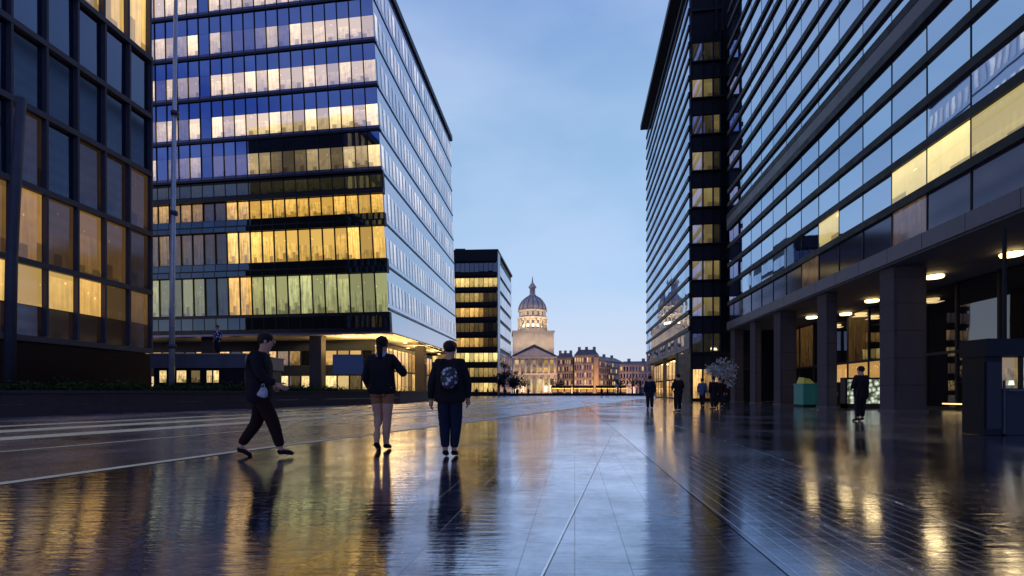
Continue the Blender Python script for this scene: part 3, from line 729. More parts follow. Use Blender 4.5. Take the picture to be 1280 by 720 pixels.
# colonnade and recessed ground floor
mb = MB(); F.box(mb, 0, F.L, 6.72, 6.82, -6.0, .15); mb.build('soffit', M['conc'], rb)
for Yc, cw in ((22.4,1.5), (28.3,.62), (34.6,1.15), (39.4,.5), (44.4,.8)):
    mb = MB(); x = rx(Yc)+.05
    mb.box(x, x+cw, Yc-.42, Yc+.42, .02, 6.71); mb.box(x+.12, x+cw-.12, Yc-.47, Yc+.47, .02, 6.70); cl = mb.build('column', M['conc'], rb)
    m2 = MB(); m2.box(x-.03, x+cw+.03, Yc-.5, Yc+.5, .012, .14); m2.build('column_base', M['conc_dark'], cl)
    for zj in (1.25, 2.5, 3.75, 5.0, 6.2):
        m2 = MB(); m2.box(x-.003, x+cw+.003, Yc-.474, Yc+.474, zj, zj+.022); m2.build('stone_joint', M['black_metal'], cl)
GF = Facade((rx(Y0,5.5),Y0), (rx(Y1,5.5),Y1), (-1,0), 0.02, 6.7); W = []; fr = MB()
n = 16; bb = GF.L/n
for j in range(n):
    u0, u1 = j*bb+.05, (j+1)*bb-.05; Yc = Y0+(u0+u1)/2
    for z0, z1 in ((.15, 3.0), (3.15, 6.6)):
        lit = 0.
        if Yc > 31: lit = random.choice((.0, .35, .8)) if z0 < 1 else random.choice((0, .06))
        GF.pane(W, u0, u1, z0, z1, 0, lit, .8, tilt=.002)
    GF.box(fr, j*bb-.05, j*bb+.05, .02, 6.7, -.15, .08) if j else None
GF.box(fr, 0, GF.L, 3.0, 3.15, -.15, .06); GF.box(fr, 0, GF.L, .02, .15, -.15, .05)
emit_windows(W, G_lobby, rb, 60, 'shop_window'); fr.build('shop_frame', M['dark_metal'], rb)
mb = MB(); GF.box(mb, 0, GF.L, .02, 6.7, -9, -.2); mb.build('inner_wall', M['black_metal'], rb)
lamps = [(20.6,23.4),(22.2,29.6),(24.3,34.6),(22.6,36.2),(20.4,19.6),(20.1,15.5),(23.4,41)]
for x, y in lamps:
    x = min(x, rx(y,5.0))
    mb = MB(); mb.lathe([(.0,.0),(.34,.0),(.37,.06),(.37,.12),(0,.12)], (x,y,6.5), 20)
    lp = mb.build('ceiling_lamp', E_warm, rb); m2 = MB(); m2.tube([(x,y,6.62),(x,y,6.74)], .04, 6); m2.build('stem', M['black_metal'], lp)
    pl_ = area_light('ceiling_lamp_light', (x,y,6.4), .9, 12, (1,.72,.36))
mb = MB(); 
for Yc in (24, 30):
    mb = MB(); mb.box(rx(Yc,5.3), rx(Yc,5.35), Yc-1.6, Yc+1.6, .3, .36); mb.build('sill_light', E_soft, rb)

# link tower with lit landings
lk = empty('stair_link', (20.6, 50, 0), 'narrow dark stair link with yellow lit windows between the two right hand buildings', 'building')
F = Facade((18.55,50.), (24.5,49.2), (0,-1), 0, 38.2); W = []; fr = MB(); bnd = MB()
fh = 3.77
for k in range(9):
    z0 = 5.4+k*fh-1.2
    for j, (u0, u1) in enumerate(((.25,1.2),(1.3,2.2),(2.3,2.9))):
        lit = .95 if 1 <= k <= 7 else .1
        if k == 6 and j < 2: lit = .15
        if j == 2 and k in (3, 5, 7): lit = .1
        F.pane(W, u0, u1, z0+.9, z0+2.8, .0, lit*random.choice((1,.85)), .3)
    F.box(bnd, 0, F.L, z0-.9, z0+.65, -.3, .12); F.box(bnd, .0, F.L, z0+.68, z0+.8, -.2, .4)
WG = []
for u0, u1, l in ((.3,1.15,1.),(1.35,2.15,.35),(2.35,2.9,.9)): F.pane(WG, u0, u1, .3, 3.5, .02, l, .6)
emit_windows(WG, G_lobby, lk, name='door_glass')
emit_windows(W, G_right, lk); bnd.build('floor_band', M['dark_metal'], lk)
for u in (0.1, 1.25, 2.25, 3.0, 3.3): F.box(fr, u-.06, u+.06, 0, 38, -.2, .22)
fr.build('mullion', M['black_metal'], lk)
mb = MB(); F.box(mb, 0, F.L, 0, 38.2, -6, -.12); mb.build('wall', M['black_metal'], lk)
mb = MB()
for u in (0.1, 2.6, 3.2): F.box(mb, u-.09, u+.09, 38.2, 47, -.1, .1)
for z in (40.6, 43.4, 46.6): F.box(mb, 0.1, 3.2, z-.1, z+.1, -.1, .1)
mb.build('roof_frame', M['dark_metal'], lk)

# far right building
def fx(Y): return 11.5+.14*Y
fb = empty('finned_office_building', (fx(60), 60, 0), 'tall office building with closely spaced black fins down the right of the plaza', 'building')
F = Facade((fx(50),50.1), (fx(82),82), (-1,0), 5.5, 46.7)
W = []; fin = MB(); bnd = MB()
n = 16; b = F.L/n; z = 7.6; rows = []
rr = 0
while z < 45:
    rows.append((z, z+1.55)); z += 1.75
for (z0, z1) in rows:
    for j in range(n):
        F.pane(W, j*b+.02, (j+1)*b-.02, z0, z1, 0, 0 if random.random() > .02 else .5, .6, tilt=.003)
    F.box(fin, -.05, F.L+.05, z0-.24, z0+.16, -.2, .1)
for j in range(n):
    if j % 3: F.pane(W, j*b+.25, (j+1)*b-.25, 6.0, 7.2, .03, 0, .5)
emit_windows(W, G_right, fb, 90)
F.box(bnd, 0, F.L, 5.5, 7.4, -.3, 0.); bnd.build('fascia', M['fascia'], fb); fin.build('sun_fin', M['black_metal'], fb)
mb = MB(); F.box(mb, 0, F.L, 5.5, 46.6, -14, -.15); mb.build('wall', M['black_metal'], fb)
mb = MB(); F.box(mb, -.2, F.L+.3, 45.9, 46.7, -14, 1.0); mb.build('roof', M['black_metal'], fb)
for j, Yc in enumerate((50.7, 57.2, 66, 78)):
    mb = MB(); x = fx(Yc); mb.box(x+.1, x+.45, Yc-.3, Yc+.3, 0.02, 5.5); mb.build('column', M['conc_dark'], fb)
GF = Facade((fx(50.1)+1.3,50.1), (fx(82)+1.3,82), (-1,0), 0.02, 5.5); W = []
n = 14; b = GF.L/n; fr = MB()
for j in range(n):
    GF.pane(W, j*b+.08, (j+1)*b-.08, .2, 2.5, 0, random.choice((1.3,.9,.4)), .8); GF.pane(W, j*b+.08, (j+1)*b-.08, 2.7, 5.2, 0, random.choice((1.3,1.,.6)), .45)
    GF.box(fr, j*b-.08, j*b+.08, .02, 5.4, -.2, .05)
emit_windows(W, G_lobby, fb, 30, 'shop_window'); fr.build('shop_frame', M['dark_metal'], fb)
mb = MB(); GF.box(mb, 0, GF.L, .02, 5.5, -8, -.15); mb.build('inner_wall', M['black_metal'], fb)
for Yc in (53, 60, 68, 76): area_light('arcade_light', (fx(Yc)+.6, Yc, 5.3), 1., 130, (1,.6,.2), sy=3)

# ------------------------------------------------------------------ poles, bin, kiosk
mb = MB(); mb.tube([(-19.15,27,1),(-19.1,27,8),(-18.86,27,27)], [.15,.13,.085], 10)
fp = empty('flagpole', (-19.15,27,1), 'tall slim pale grey flagpole rising in front of the glass tower', 'flagpole'); mb.build('pole', M['pale_metal'], fp)
mb = MB(); mb.lathe([(.3,0),(.3,.12),(.17,.2),(.17,.5)], (-19.15,27,1), 12); mb.build('base', M['grey_metal'], fp)
mb = MB()
for z in (3.4, 10.9, 16.5): mb.tube([(-19.12+(z-3)*.012,27,z),(-19.12+(z-3)*.012,27,z+.22)], .2, 10)
mb.build('collar', M['grey_metal'], fp)
sm = empty('leaning_mast', (-20.9,20,1), 'thick grey mast with a bent leaning top by the dark office block', 'mast')
mb = MB(); mb.tube([(-20.95,20,1.),(-20.85,20,6.5),(-20.72,20,9.),(-20.45,20,13.2)], [.2,.2,.19,.17], 12); mb.build('pole', M['grey_metal'], sm)
mb = MB(); mb.lathe([(.34,0),(.34,.15),(.22,.25)], (-20.95,20,1), 12); mb.build('base', M['dark_metal'], sm)

bn = empty('waste_bin', (18.7,30.5,.02), 'teal green waste container with a yellow top beside a dark column', 'bin')
mb = MB(); mb.box(18.2,19.15,30,31,.16,1.4); mb.box(18.16,19.19,29.96,31.04,1.4,1.48); mb.build('body', M['teal'], bn)
mb = MB(); mb.box(18.3,19.05,30.1,30.9,.02,.16); mb.build('foot', M['black_metal'], bn)
mb = MB(); mb.hexa([(18.3,30.1,1.48),(19.0,30.1,1.48),(19.0,30.9,1.48),(18.3,30.9,1.48),(18.4,30.3,1.86),(18.8,30.3,1.78),(18.8,30.8,1.78),(18.4,30.8,1.9)]); mb.build('lid', M['yellow'], bn)
cb = empty('utility_cabinet', (19.6,29.9,.02), 'dark grey metal cabinet standing next to the teal container', 'cabinet')
mb = MB(); mb.box(19.25,20.35,29.6,30.5,.1,1.5); mb.build('body', M['dark_metal'], cb)
mb = MB(); mb.box(19.2,20.4,29.55,30.55,1.5,1.56); mb.box(19.2,20.4,29.55,30.55,.02,.1); mb.build('trim', M['grey_metal'], cb)
mb = MB(); mb.box(20.0,20.05,29.57,29.6,.75,.95); mb.build('handle', M['pale_metal'], cb)
ds = empty('display_case', (19.2,26.6,.02), 'glowing white shop display case behind the person under the colonnade', 'display')
mb = MB(); mb.box(18.4,18.52,26.5,26.9,.02,1.65); mb.box(21.2,21.32,26.5,26.9,.02,1.65); mb.box(18.4,21.32,26.5,26.9,1.65,1.75); mb.box(18.4,21.32,26.5,26.9,.02,.3); mb.build('frame', M['dark_metal'], ds)
m_, nt, out = newmat('display_glow')
tc = N(nt,'ShaderNodeTexCoord'); no = N(nt,'ShaderNodeTexVoronoi',_Scale=4.5); L(nt,tc.outputs['Object'],no.inputs['Vector'])
em = N(nt,'ShaderNodeEmission',_Strength=.85); L(nt, ramp(nt,no.outputs['Distance'],[(.15,(.9,.95,.8)),(.45,(.35,.4,.3)),(.7,(.04,.06,.03))]), em.inputs[0]); L(nt,em.outputs[0],out.inputs[0])
mb = MB(); mb.box(18.53,21.19,26.6,26.8,.31,1.64); mb.build('lit_panel', m_, ds)

ki = empty('kiosk', (11.9,10.6,.012), 'dark metal kiosk with a glazed hatch at the right edge of the plaza', 'kiosk')
mb = MB(); mb.box(10.66,13.6,10.35,10.9,.02,.96); mb.build('counter_base', M['dark_metal'], ki)
mb = MB(); mb.box(10.22,10.62,10.4,10.9,.02,2.05); mb.box(10.2,13.7,10.3,10.95,1.72,2.1); mb.box(10.64,13.6,10.78,10.9,.96,1.72); mb.box(11.03,11.08,10.4,10.46,.96,1.72); mb.box(12.3,12.35,10.4,10.46,.96,1.72); mb.build('housing', M['black_metal'], ki)
mb = MB(); mb.box(10.26,10.58,10.37,10.4,.15,1.6); mb.build('door', M['dark_metal'], ki)
mb = MB(); mb.box(10.63,10.655,10.36,10.4,.05,1.2); mb.build('edge_strip', M['grey_metal'], ki)
mb = MB(); mb.box(10.66,13.6,10.28,10.5,.965,1.01); mb.build('shelf', M['grey_metal'], ki)
F = Facade((10.66,10.47),(13.6,10.47),(0,-1),1.02,1.72); W = []
F.pane(W, 0.0, .37, 1.03, 1.7, 0, .3, .0); F.pane(W, .42, 1.64, 1.03, 1.7, 0, .25, .0); F.pane(W, 1.7, 2.9, 1.03, 1.7, 0, .1, .0)
emit_windows(W, G_lobby, ki, name='hatch_window')
for x in (10.84, 11.2):
    mb = MB(); mb.lathe([(.0,0),(.05,0),(.035,.1),(.0,.1)], (x,10.42,1.1), 10); mb.build('lamp', E_white, ki)
tt = empty('black_post', (11.9,11.6,.012), 'tall thin black post rising behind the kiosk', 'post')
mb = MB(); mb.box(11.87,11.93,11.57,11.63,.02,4.9); mb.build('pole', M['black_metal'], tt)
mb = MB(); mb.box(11.8,12.,11.5,11.7,.012,.1); mb.build('base', M['grey_metal'], tt)

# ------------------------------------------------------------------ trees, market, far wall
def tree(name, loc, h, cr, label, leafmat, n=1400, leaf=.12, bare=False, group='trees before the far buildings', cat='tree', trunk_h=.4):
    o = empty(name, loc, label, cat, group); mb = MB(); x, y, z = loc; tips = []
    th = h*trunk_h
    mb.tube([(x,y,z),(x+.05*h*.2,y,z+th*.6),(x,y,z+th),(x+.02*h,y,z+h*.8)], [h*.028,h*.022,h*.018,h*.005], 7)
    for k in range(9 if not bare else 16):
        a = random.uniform(0, 2*math.pi); z0 = z+th*random.uniform(.75,1.5); L_ = cr*random.uniform(.6,1.05)
        e = Vector((x+L_*math.cos(a), y+L_*math.sin(a), z0+L_*random.uniform(.4,1.1))); m_ = Vector((x,y,z0)).lerp(e,.5)+Vector((0,0,-.05*L_))
        mb.tube([(x,y,z0), m_, e], [h*.011,h*.007,h*.003], 5); tips += [m_, e]
        if bare:
            for q in range(4):
                t = m_.lerp(e, random.random()); e2 = t+Vector((random.gauss(0,.3),random.gauss(0,.3),random.uniform(.2,.5)))*cr*.6
                mb.tube([t, e2], [h*.004,h*.0015], 4); tips.append(e2)
    mb.build('trunk', M['bark'], o)
    cl = [Vector((x,y,z+h*.75))]+tips; mb = MB()
    def fn():
        c = random.choice(cl); r = cr*.33
        return c+Vector((random.gauss(0,r),random.gauss(0,r),random.gauss(0,r*.7)))
    if n: leafmass(mb, fn, n, leaf); mb.build('crown', leafmat, o)
    return o
for i, (x, y, h, cr, n, lab) in enumerate((
    (-1.9,113,10,1.6,700,'dark tree standing against the side of the slab office block'),
    (.6,124,7.5,1.5,600,'smaller dark tree to the right of the slab office block'),
    (1.6,150,9,2.5,700,'round dark tree between the slab block and the domed hall'),
    (4.5,215,9.5,3.,600,'tree in front of the left columns of the domed hall'),
    (20.5,215,9,3.2,600,'tree in front of the right corner of the domed hall'))):
    tree('street_tree', (x,y,0), h, cr, lab, M['leaf_dark'], n, .2, trunk_h=.3)
labs = ('leftmost','second','third','fourth','fifth','sixth','rightmost')
for i in range(7):
    tree('bare_tree', (29.5+i*2.6+random.uniform(-.5,.5), 128+random.uniform(-3,3), 0), random.uniform(6.5,8.8), 2.1, labs[i]+' of the seven bare trees right of the market', M['leaf_dark'], 160, .1, bare=True, group='bare trees by the market', trunk_h=.3)
tree('blossom_tree', (16.3,37.0,.012), 4.3, .85, 'pale leaved small tree growing between the two glass buildings', M['leaf_pale'], 1500, .07, group=None, trunk_h=.35)

stall = None
tints = ['yellow orange','plain orange','deep orange','amber']
for i in range(10):
    x = 13.2+i*2.35+random.uniform(-.3,.3); y = 150+(i % 3)*2
    if stall is None:
        stall = empty('market_stall', (x,y,0), 'x', 'stall', 'lit market stalls in a row')
        mb = MB()
        for dx in (-.95,.95):
            for dy in (-.8,.8): mb.box(x+dx-.05,x+dx+.05,y+dy-.05,y+dy+.05,0,2.3)
        mb.build('post', M['bark'], stall)
        mb = MB(); mb.box(x-.95,x+.95,y-.8,y-.3,0,.9); mb.build('counter', M['brick'], stall)
        mb = MB(); mb.hexa([(x-1.1,y-1,2.2),(x+1.1,y-1,2.2),(x+1.1,y+1,2.2),(x-1.1,y+1,2.2),(x-1.05,y-.05,2.95),(x+1.05,y-.05,2.95),(x+1.05,y+.05,2.95),(x-1.05,y+.05,2.95)]); mb.build('canopy', M['blackcloth'], stall)
        mb = MB()
        for k in range(5): mb.ball((x-.9+k*.45,y-.95,2.05), .13, 8)
        mb.build('lamp', E_orange, stall)
        mb = MB(); mb.box(x-.9,x+.9,y+.7,y+.75,1.,2.1); mb.build('back_panel', glow('stall_glow', (1.,.4,.1), .6), stall)
        s = stall
    else: s = copy_tree(stall)
    s.location = (x, y, 0); s.rotation_euler.z = random.uniform(-.2,.2)
    s['label'] = ['first','second','third','fourth','fifth','sixth','seventh','eighth','ninth','tenth'][i]+' orange lit market stall counted from the domed hall'
mb = MB()
mb.box(-14,34,121,121.6,0,.55); mb.box(-14,34,120.9,121.7,.55,.62)
tag(mb.build('low_wall', M['black_metal']), 'long low black wall closing off the far end of the plaza', 'wall')

# ------------------------------------------------------------------ people
def skin(verts, edges, radii, sub=2, root=0):
    me = bpy.data.meshes.new('t'); me.from_pydata(verts, edges, []); o = bpy.data.objects.new('t', me); C.objects.link(o)
    o.modifiers.new('s', 'SKIN'); 
    for i, r in enumerate(radii):
        me.skin_vertices[0].data[i].radius = r if hasattr(r, '__len__') else (r, r)
    me.skin_vertices[0].data[root].use_root = True
    o.modifiers['s'].use_smooth_shade = True
    m = o.modifiers.new('b', 'SUBSURF'); m.levels = sub; m.render_levels = sub
    dg = bpy.context.evaluated_depsgraph_get(); r = bpy.data.meshes.new_from_object(o.evaluated_get(dg)); bpy.data.objects.remove(o); bpy.data.meshes.remove(me)
    return r
def join(me, mbx, mat=None):
    bm = bmesh.new(); bm.from_mesh(me)
    t = bpy.data.meshes.new('x'); t.from_pydata(mbx.v, [], mbx.f); bm.from_mesh(t); bm.to_mesh(me); bm.free(); bpy.data.meshes.remove(t)
    me.polygons.foreach_set('use_smooth', [True]*len(me.polygons)); return me
def attach(name, me, mat, root):
    me.materials.clear(); me.materials.append(mat); me.name = name
    o = bpy.data.objects.new(name, me); C.objects.link(o); o.parent = root; return o
STAND = dict(lh=(-.095,0,.93), lk=(-.1,.02,.5), la=(-.09,-.03,.09), lt=(-.1,.13,.03), rh=(.095,0,.93), rk=(.1,.02,.5), ra=(.09,-.03,.09), rt=(.11,.13,.03),
             ls=(-.185,0,1.42), le=(-.25,-.03,1.13), lw=(-.24,.04,.87), rs=(.185,0,1.42), re=(.25,-.03,1.13), rw=(.24,.04,.87),
             pel=(0,0,.97), wst=(0,0,1.12), chs=(0,0,1.32), nck=(0,.0,1.48), h0=(0,.02,1.56), h1=(0,.02,1.65), h2=(0,.01,1.72))
def person(label, loc, rz, sc, pose, top, legs, hair='hair', coat=.8, shorts=False, fem=False, group=None, detail=2, hat=None, hairlen=0, collar=None, wide=1.):
    p = {k: Vector(v) for k, v in {**STAND, **pose}.items()}
    o = empty('person', loc, label, 'person', group)
    w = .92 if fem else 1.
    for k in ('ls','rs'): p[k].x *= w
    for n_ in 'lr':
        p[n_+'c'] = p[n_+'k'].lerp(p[n_+'a'], .32)+Vector((0,-.015,0)); p[n_+'m'] = p[n_+'h'].lerp(p[n_+'k'], .5)
    names = ['lc','rc','lm','rm','pel','wst','chs','nck','h0','h1','h2','lh','lk','la','lt','rh','rk','ra','rt','ls','le','lw','rs','re','rw']
    ix = {n: i for i, n in enumerate(names)}
    ed = [('pel','wst'),('wst','chs'),('chs','nck'),('nck','h0'),('h0','h1'),('h1','h2'),('pel','lh'),('lh','lm'),('lm','lk'),('lk','lc'),('lc','la'),('la','lt'),('pel','rh'),('rh','rm'),('rm','rk'),('rk','rc'),('rc','ra'),('ra','rt'),('chs','ls'),('ls','le'),('le','lw'),('chs','rs'),('rs','re'),('re','rw')]
    rad = dict(lc=.062, rc=.062, lm=.082, rm=.082, pel=(.13,.1), wst=(.12,.09), chs=(.14,.1), nck=.058, h0=(.075,.085), h1=(.09,.105), h2=(.07,.085), lh=.085, rh=.085, lk=.058, rk=.058, la=.04, ra=.04, lt=.035, rt=.035, ls=.055, rs=.055, le=.04, re=.04, lw=.028, rw=.028)
    if shorts: rad.update(lk=.07, rk=.07, lc=.074, rc=.074, lm=.098, rm=.098, la=.045, ra=.045)
    me = skin([p[n] for n in names], [(ix[a], ix[b]) for a, b in ed], [rad[n] for n in names], detail, 4)
    ex = MB(); hc = p['h1']
    ex.ball((hc.x,hc.y+.1,hc.z-.02), (.014,.02,.022), 6)                        # nose
    for s in (-1,1):
        ex.ball((hc.x+s*.082,hc.y,hc.z-.02), (.012,.024,.034), 6)               # ears
        ex.ball((hc.x+s*.032,hc.y+.088,hc.z+.008), (.014,.01,.009), 6)
    ex.ball((hc.x,hc.y+.092,hc.z-.062), (.026,.01,.008), 6)
    for s, e, wn in ((-1,'le','lw'),(1,'re','rw')):
        d = (p[wn]-p[e]).normalized(); q = p[wn]; sd = Vector((0,1,0)) - d*d.y; sd = sd.normalized() if sd.length > .2 else Vector((1,0,0))
        pm = q+d*.055; inn = sd.cross(d).normalized()
        if inn.x*s > 0: inn = -inn
        ex.tube([q-d*.01, q+d*.03, q+d*.075, q+d*.095], [.026,.034,.036,.02], 8)
        for k, ln in enumerate((.062,.075,.07,.055)):
            b0 = q+d*.085+sd*(.03-.019*k); ex.tube([b0, b0+d*ln*.5+inn*.008, b0+d*ln*.9+inn*.03], [.0095,.009,.006], 6)
        tb = q+d*.03+sd*.03; ex.tube([tb, tb+sd*.028+d*.02, tb+sd*.03+d*.055+inn*.012], [.012,.011,.008], 6)
    join(me, ex); attach('body', me, M['skin'], o)
    # trousers
    tn = ['pel','lh','lk','la','rh','rk','ra']; q = {n: i for i, n in enumerate(tn)}
    up = Vector((0,0,.05))
    tv = [p['pel'], p['lh'], p['lk'], p['la']+up*.6, p['rh'], p['rk'], p['ra']+up*.6]
    k = 1.0 if fem else 1.2
    me = skin(tv, [(0,1),(1,2),(2,3),(0,4),(4,5),(5,6)], [(.125,.11),.105*k,.08*k,.056*k,.105*k,.08*k,.056*k], detail)
    if shorts:
        tv = [p['pel'], p['lh'], p['lh'].lerp(p['lk'],.62), p['rh'], p['rh'].lerp(p['rk'],.62)]
        me = skin(tv, [(0,1),(1,2),(0,3),(3,4)], [(.125,.11),.11,.095,.11,.095], detail)
    attach('shorts' if shorts else 'trousers', me, M[legs], o)
    # jacket: torso and sleeves, hem at coat height
    hem = Vector((p['pel'].x, p['pel'].y, coat)); tv = [p['chs'], p['wst'], p['pel']+Vector((0,0,-.02)), hem, p['nck']-Vector((0,0,.03)), p['ls'], p['le'], p['lw']-(p['lw']-p['le'])*.06, p['rs'], p['re'], p['rw']-(p['rw']-p['re'])*.06]
    f = .95 if fem else 1.05
    me = skin(tv, [(0,1),(1,2),(2,3),(0,4),(0,5),(5,6),(6,7),(0,8),(8,9),(9,10)], [(.22*f*wide,.17),(.19*f*wide,.165),(.21*wide,.18),(.215*wide,.175),.09,.088*f,.066*f,.05*f,.088*f,.066*f,.05*f], detail)
    attach('jacket', me, M[top], o)
    for n in ('l','r'):
        a, t = p[n+'a'], p[n+'t']; d = (t-a); mb = MB()
        hl = a-Vector((d.x,d.y,0)).normalized()*.045
        me = skin([Vector((hl.x,hl.y,max(hl.z-.04,.0)+.0)), a+Vector((0,0,-.02)), a.lerp(t,.6)+Vector((0,0,.0)), t+d.normalized()*.04], [(0,1),(1,2),(2,3)], [(.048,.042),(.052,.05),(.05,.04),(.042,.028)], 1)
        attach('shoe', me, M['shoe'], o)
    if hair:
        mb = MB(); mb.ball((hc.x,hc.y-.018,hc.z+.022), (.098,.112,.108), 12)
        if hairlen: mb.tube([(hc.x,hc.y-.1,hc.z+.03),(hc.x,hc.y-.14,hc.z-.05),(hc.x,hc.y-.11,hc.z-.2),(hc.x,hc.y-.1,hc.z-.27)], [.045,.05,.04,.012], 8); mb.ball((hc.x,hc.y-.1,hc.z+.05),(.05,.05,.05),8)
        mb.build('hair', M[hair], o, attrs=False).matrix_parent_inverse = Matrix()
    if hat:
        mb = MB(); mb.lathe([(.1,.02),(.106,.04),(.106,.075),(.096,.105),(.06,.135),(.0,.145)], (hc.x,hc.y-.005,hc.z-.02), 14); mb.build('hat', M[hat], o, attrs=False).matrix_parent_inverse = Matrix()
    if collar:
        mb = MB(); c = p['nck']; mb.lathe([(.075,-.06),(.1,-.03),(.095,.02),(.07,.05)], (c.x,c.y,c.z), 14); mb.build('scarf', M[collar], o, attrs=False).matrix_parent_inverse = Matrix()
    o.scale = (sc,sc,sc); o.rotation_euler.z = rz
    return o
woman = person('woman from behind in black jacket and tan brown shorts, bare legs, dark hair tied back', (-2.1,7.75,.012), R(-4), 1.04,
    dict(lk=(-.07,.05,.5), la=(-.05,-.1,.13), lt=(-.06,.02,.02), rk=(.075,.03,.5), ra=(.045,.06,.09), rt=(.05,.2,.03), re=(.34,.03,1.17), rw=(.27,.24,1.27), le=(-.26,-.02,1.12), lw=(-.2,.1,.9)),
    'blackcloth', 'tancloth', coat=.84, fem=True, hairlen=1, detail=2, collar='white', wide=1.15, shorts=True)
man = person('man from behind in dark coat and navy trousers with orange red knit cap', (-.9,6.95,.012), R(-3), .95,
    dict(lk=(-.085,.03,.5), la=(-.06,-.05,.1), lt=(-.07,.1,.03), rk=(.09,.04,.5), ra=(.06,.02,.09), rt=(.07,.17,.03), le=(-.27,-.06,1.12), lw=(-.29,.0,.86), re=(.28,-.04,1.12), rw=(.27,.06,.88)),
    'blackcloth', 'navycloth', coat=.78, hat='redcloth', wide=1.3)
# backpack on his back
bp_ = empty('backpack', (-.9,6.72,.95), 'black and grey patterned backpack worn by the man in the knit cap', 'backpack')
me = skin([Vector((-.88,6.74,1.02)),Vector((-.88,6.72,1.15)),Vector((-.88,6.75,1.32))], [(0,1),(1,2)], [(.13,.09),(.14,.1),(.1,.07)], 2); b_ = attach('body', me, M['packcloth'], bp_); b_.matrix_parent_inverse = Matrix.Translation(-bp_.location)
mb = MB(); mb.ball((-.88,6.655,1.08), (.1,.05,.09), 12); mb.build('pocket', M['packcloth'], bp_)
for s in (-1,1):
    mb = MB(); mb.tube([(-.88+s*.12,6.8,1.36),(-.88+s*.13,6.92,1.42),(-.88+s*.14,7.03,1.3),(-.88+s*.15,6.93,1.05),(-.88+s*.13,6.76,1.0)], .018, 6); mb.build('strap', M['blackcloth'], bp_)
walker = person('man in a long dark coat striding right along the kerb with a small white bag', (-3.66,6.95,.012), R(-78), 1.02,
    dict(lk=(-.09,-.04,.5), la=(-.08,-.27,.13), lt=(-.09,-.15,.02), rk=(.09,.2,.51), ra=(.07,.3,.1), rt=(.07,.44,.05), le=(-.28,-.12,1.14), lw=(-.3,.06,1.02), re=(.28,.08,1.14), rw=(.24,.3,1.02), nck=(0,.05,1.48), h0=(0,.09,1.56), h1=(0,.1,1.65), h2=(0,.09,1.72), chs=(0,.03,1.32)),
    'blackcloth', 'maroon', coat=.72, wide=1.45)
hb = empty('carrier_bag', (-3.32,6.6,.95), 'small white bag held low by the striding man', 'bag')
me = skin([Vector((-3.42,6.6,1.02)),Vector((-3.42,6.6,.95)),Vector((-3.44,6.6,.86))], [(0,1),(1,2)], [(.03,.02),(.085,.05),(.07,.045)], 2)
for v_ in me.vertices: v_.co += Vector(mnoise.noise_vector(v_.co*14))*.022
b_ = attach('body', me, M['white'], hb); b_.matrix_parent_inverse = Matrix.Translation(-hb.location)
mb = MB(); mb.tube([(-3.45,6.6,1.01),(-3.43,6.6,1.06),(-3.41,6.6,1.06),(-3.4,6.6,1.01)], .008, 6); mb.build('handle', M['white'], hb)
person('person in a blue and white patterned jacket standing on the pavilion roof', (-17.55,28.6,3.14), R(160), 1.02, {}, 'jacketpat', 'navycloth', group=None, detail=1, hat='redcloth')
stride = dict(lk=(-.09,.12,.51), la=(-.08,.16,.1), lt=(-.09,.3,.03), rk=(.09,-.04,.5), ra=(.08,-.2,.12), rt=(.09,-.08,.02))
stride2 = dict(lk=(-.13,.02,.51), la=(-.16,-.02,.1), lt=(-.17,.12,.03), rk=(.13,.06,.5), ra=(.15,.08,.1), rt=(.17,.2,.03), le=(-.3,.02,1.14), lw=(-.2,.16,1.05), re=(.3,.02,1.14), rw=(.22,.18,1.05))
person('dark coated person standing in front of the display case by the columns', (11.2,15.4,.012), R(15), 1.0, stride2, 'blackcloth', 'blackcloth', coat=.62, detail=1, wide=1.3)
um = empty('umbrella', (10.95,15.3,.012), 'closed black umbrella held like a stick beside the person under the columns', 'umbrella')
mb = MB(); mb.tube([(10.92,15.25,.02),(10.93,15.25,.2),(10.94,15.25,.5),(10.95,15.25,.85)], [.01,.025,.04,.02], 8); mb.build('canopy', M['blackcloth'], um)
mb = MB(); mb.tube([(10.95,15.25,.85),(10.955,15.25,.98),(10.98,15.25,1.0)], .012, 6); mb.build('handle', M['bark'], um)
for (x, y, rz, lab, ps, top, ct) in (
    (7.55,21.8,R(20),'person with arms bent, wide stance, walking before the finned building',stride2,'blackcloth',.7),
    (6.95,24.2,R(-10),'person in dark coat, leftmost of the group before the orange arcade',stride,'navycloth',.6),
    (10.75,25.6,R(10),'tall dark figure standing right of the pair by the stair link',{},'blackcloth',.5),
    (11.5,29.,R(-30),'person in blue grey coat, left one by the pale tree',stride,'brass',.7),
    (12.2,28.2,R(170),'person in maroon coat beside the pale tree',stride,'maroon',.7),
    (14.6,33.2,R(-60),'slim person in maroon at the corner of the first glass building',{},'maroon',.6)):
    person(lab, (x,y,.012), rz, 1., ps, top, 'blackcloth', coat=ct, detail=1, group='people walking by the right hand buildings')
# tiny crowd at the far end
proto = None
for i in range(12):
    x = (-6.5,-4.8,-3.9,-1.5,1.,3.4,14.5,17,19.5,23,25.5,28)[i]; y = 88+(i*7 % 23)
    if proto is None: proto = person('x', (x,y,.0), 0, 1., stride, 'blackcloth', 'navycloth', detail=1, group='small distant crowd'); c = proto
    else: c = copy_tree(proto)
    c.location = (x,y,0); c.rotation_euler.z = random.uniform(0,6.28)
    c['label'] = 'tiny distant dark figure, %s from the left before the low black wall' % ['first','second','third','fourth','fifth','sixth','seventh','eighth','ninth','tenth','eleventh','last'][i]

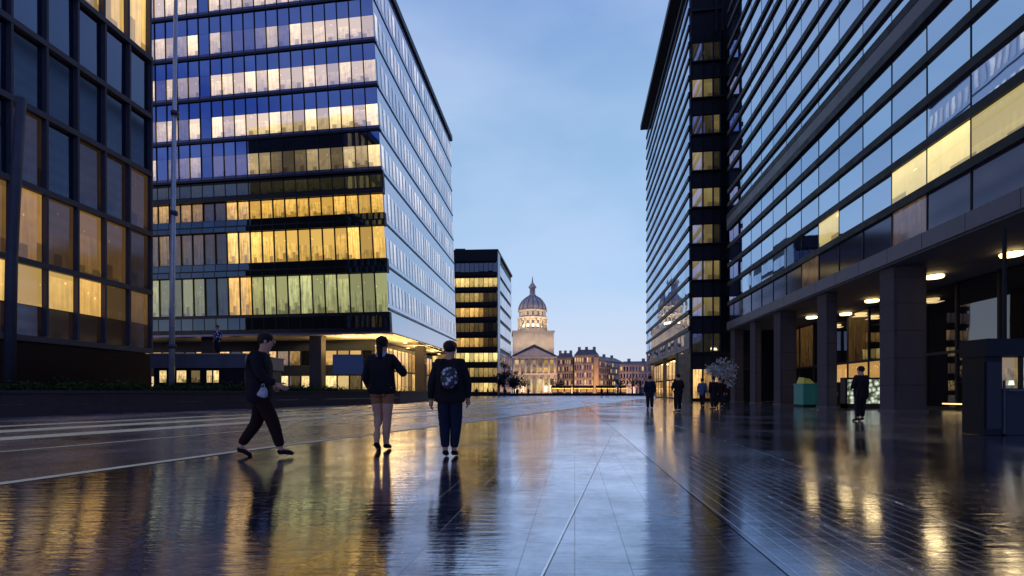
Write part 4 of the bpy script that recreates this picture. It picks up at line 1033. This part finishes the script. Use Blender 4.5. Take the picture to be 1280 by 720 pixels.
# ------------------------------------------------------------------ sky, sun, camera
sc = bpy.context.scene
w = bpy.data.worlds.new('World'); sc.world = w; w.use_nodes = True; nt = w.node_tree; nt.nodes.clear()
out = nt.nodes.new('ShaderNodeOutputWorld'); bg = nt.nodes.new('ShaderNodeBackground')
sky = N(nt, 'ShaderNodeTexSky', sky_type='NISHITA', sun_disc=False); SUN_EL, SUN_ROT = R(4), R(-120)
sky.sun_elevation = SUN_EL; sky.sun_rotation = SUN_ROT; sky.air_density = 1.2; sky.dust_density = .6; sky.ozone_density = 4.
tc = N(nt, 'ShaderNodeTexCoord'); sp = N(nt, 'ShaderNodeSeparateXYZ'); L(nt, tc.outputs['Generated'], sp.inputs[0])
zc = math_(nt, 'MAXIMUM', sp.outputs[2], .0)
# overcast veil of an evening: blue overhead, pale at the horizon
grad = ramp(nt, zc, [(0., (.7,.71,.82)), (.09, (.6,.66,.82)), (.22, (.39,.58,.83)), (.5, (.31,.49,.75)), (.7, (.2,.33,.68)), (1., (.1,.2,.55))])
back = ramp(nt, math_(nt, 'MULTIPLY_ADD', sp.outputs[1], .5, .5), [(.35, 0.), (.62, .3), (.86, 1.)])
grad = mixc(nt, back, (.05,.11,.5), grad)
mp = N(nt, 'ShaderNodeMapping'); mp.inputs['Scale'].default_value = (1.6, 1., 4.); mp.inputs['Rotation'].default_value = (.1,.35,.0); L(nt, tc.outputs['Generated'], mp.inputs[0])
cn = N(nt, 'ShaderNodeTexNoise', _Scale=1.5, _Detail=7., _Roughness=.5); L(nt, mp.outputs[0], cn.inputs['Vector'])
cm = ramp(nt, cn.outputs[0], [(.36, 0.), (.62, 1.)])
g2 = mixc(nt, math_(nt, 'MULTIPLY', cm, .8), mixc(nt, .93, (0,0,0), grad), mixc(nt, .45, grad, (.58,.66,.86)))
g3 = mixc(nt, .05, g2, sky.outputs[0])
L(nt, g3, bg.inputs[0]); bg.inputs[1].default_value = .95; L(nt, bg.outputs[0], out.inputs[0])
sl = bpy.data.lights.new('sun', 'SUN'); sl.energy = .12; sl.angle = R(15); sl.color = (1,.9,.85)
so = bpy.data.objects.new('sun', sl); C.objects.link(so)
d = Vector((math.sin(SUN_ROT)*math.cos(SUN_EL), math.cos(SUN_ROT)*math.cos(SUN_EL), math.sin(SUN_EL))); so.rotation_euler = d.to_track_quat('Z','Y').to_euler()
cam = bpy.data.cameras.new('camera'); co = bpy.data.objects.new('camera', cam); C.objects.link(co)
co.location = (0,0,H); co.rotation_euler = (R(90),0,0); cam.sensor_width = 36; cam.lens = 36*FPX/1280; cam.shift_y = 130/1280; cam.clip_end = 5000; cam.clip_start = .05
sc.camera = co
sc.view_settings.view_transform = 'Standard'; sc.view_settings.look = 'None'; sc.view_settings.exposure = .18; sc.view_settings.gamma = 1
sc.render.resolution_x = 1024; sc.render.resolution_y = 576
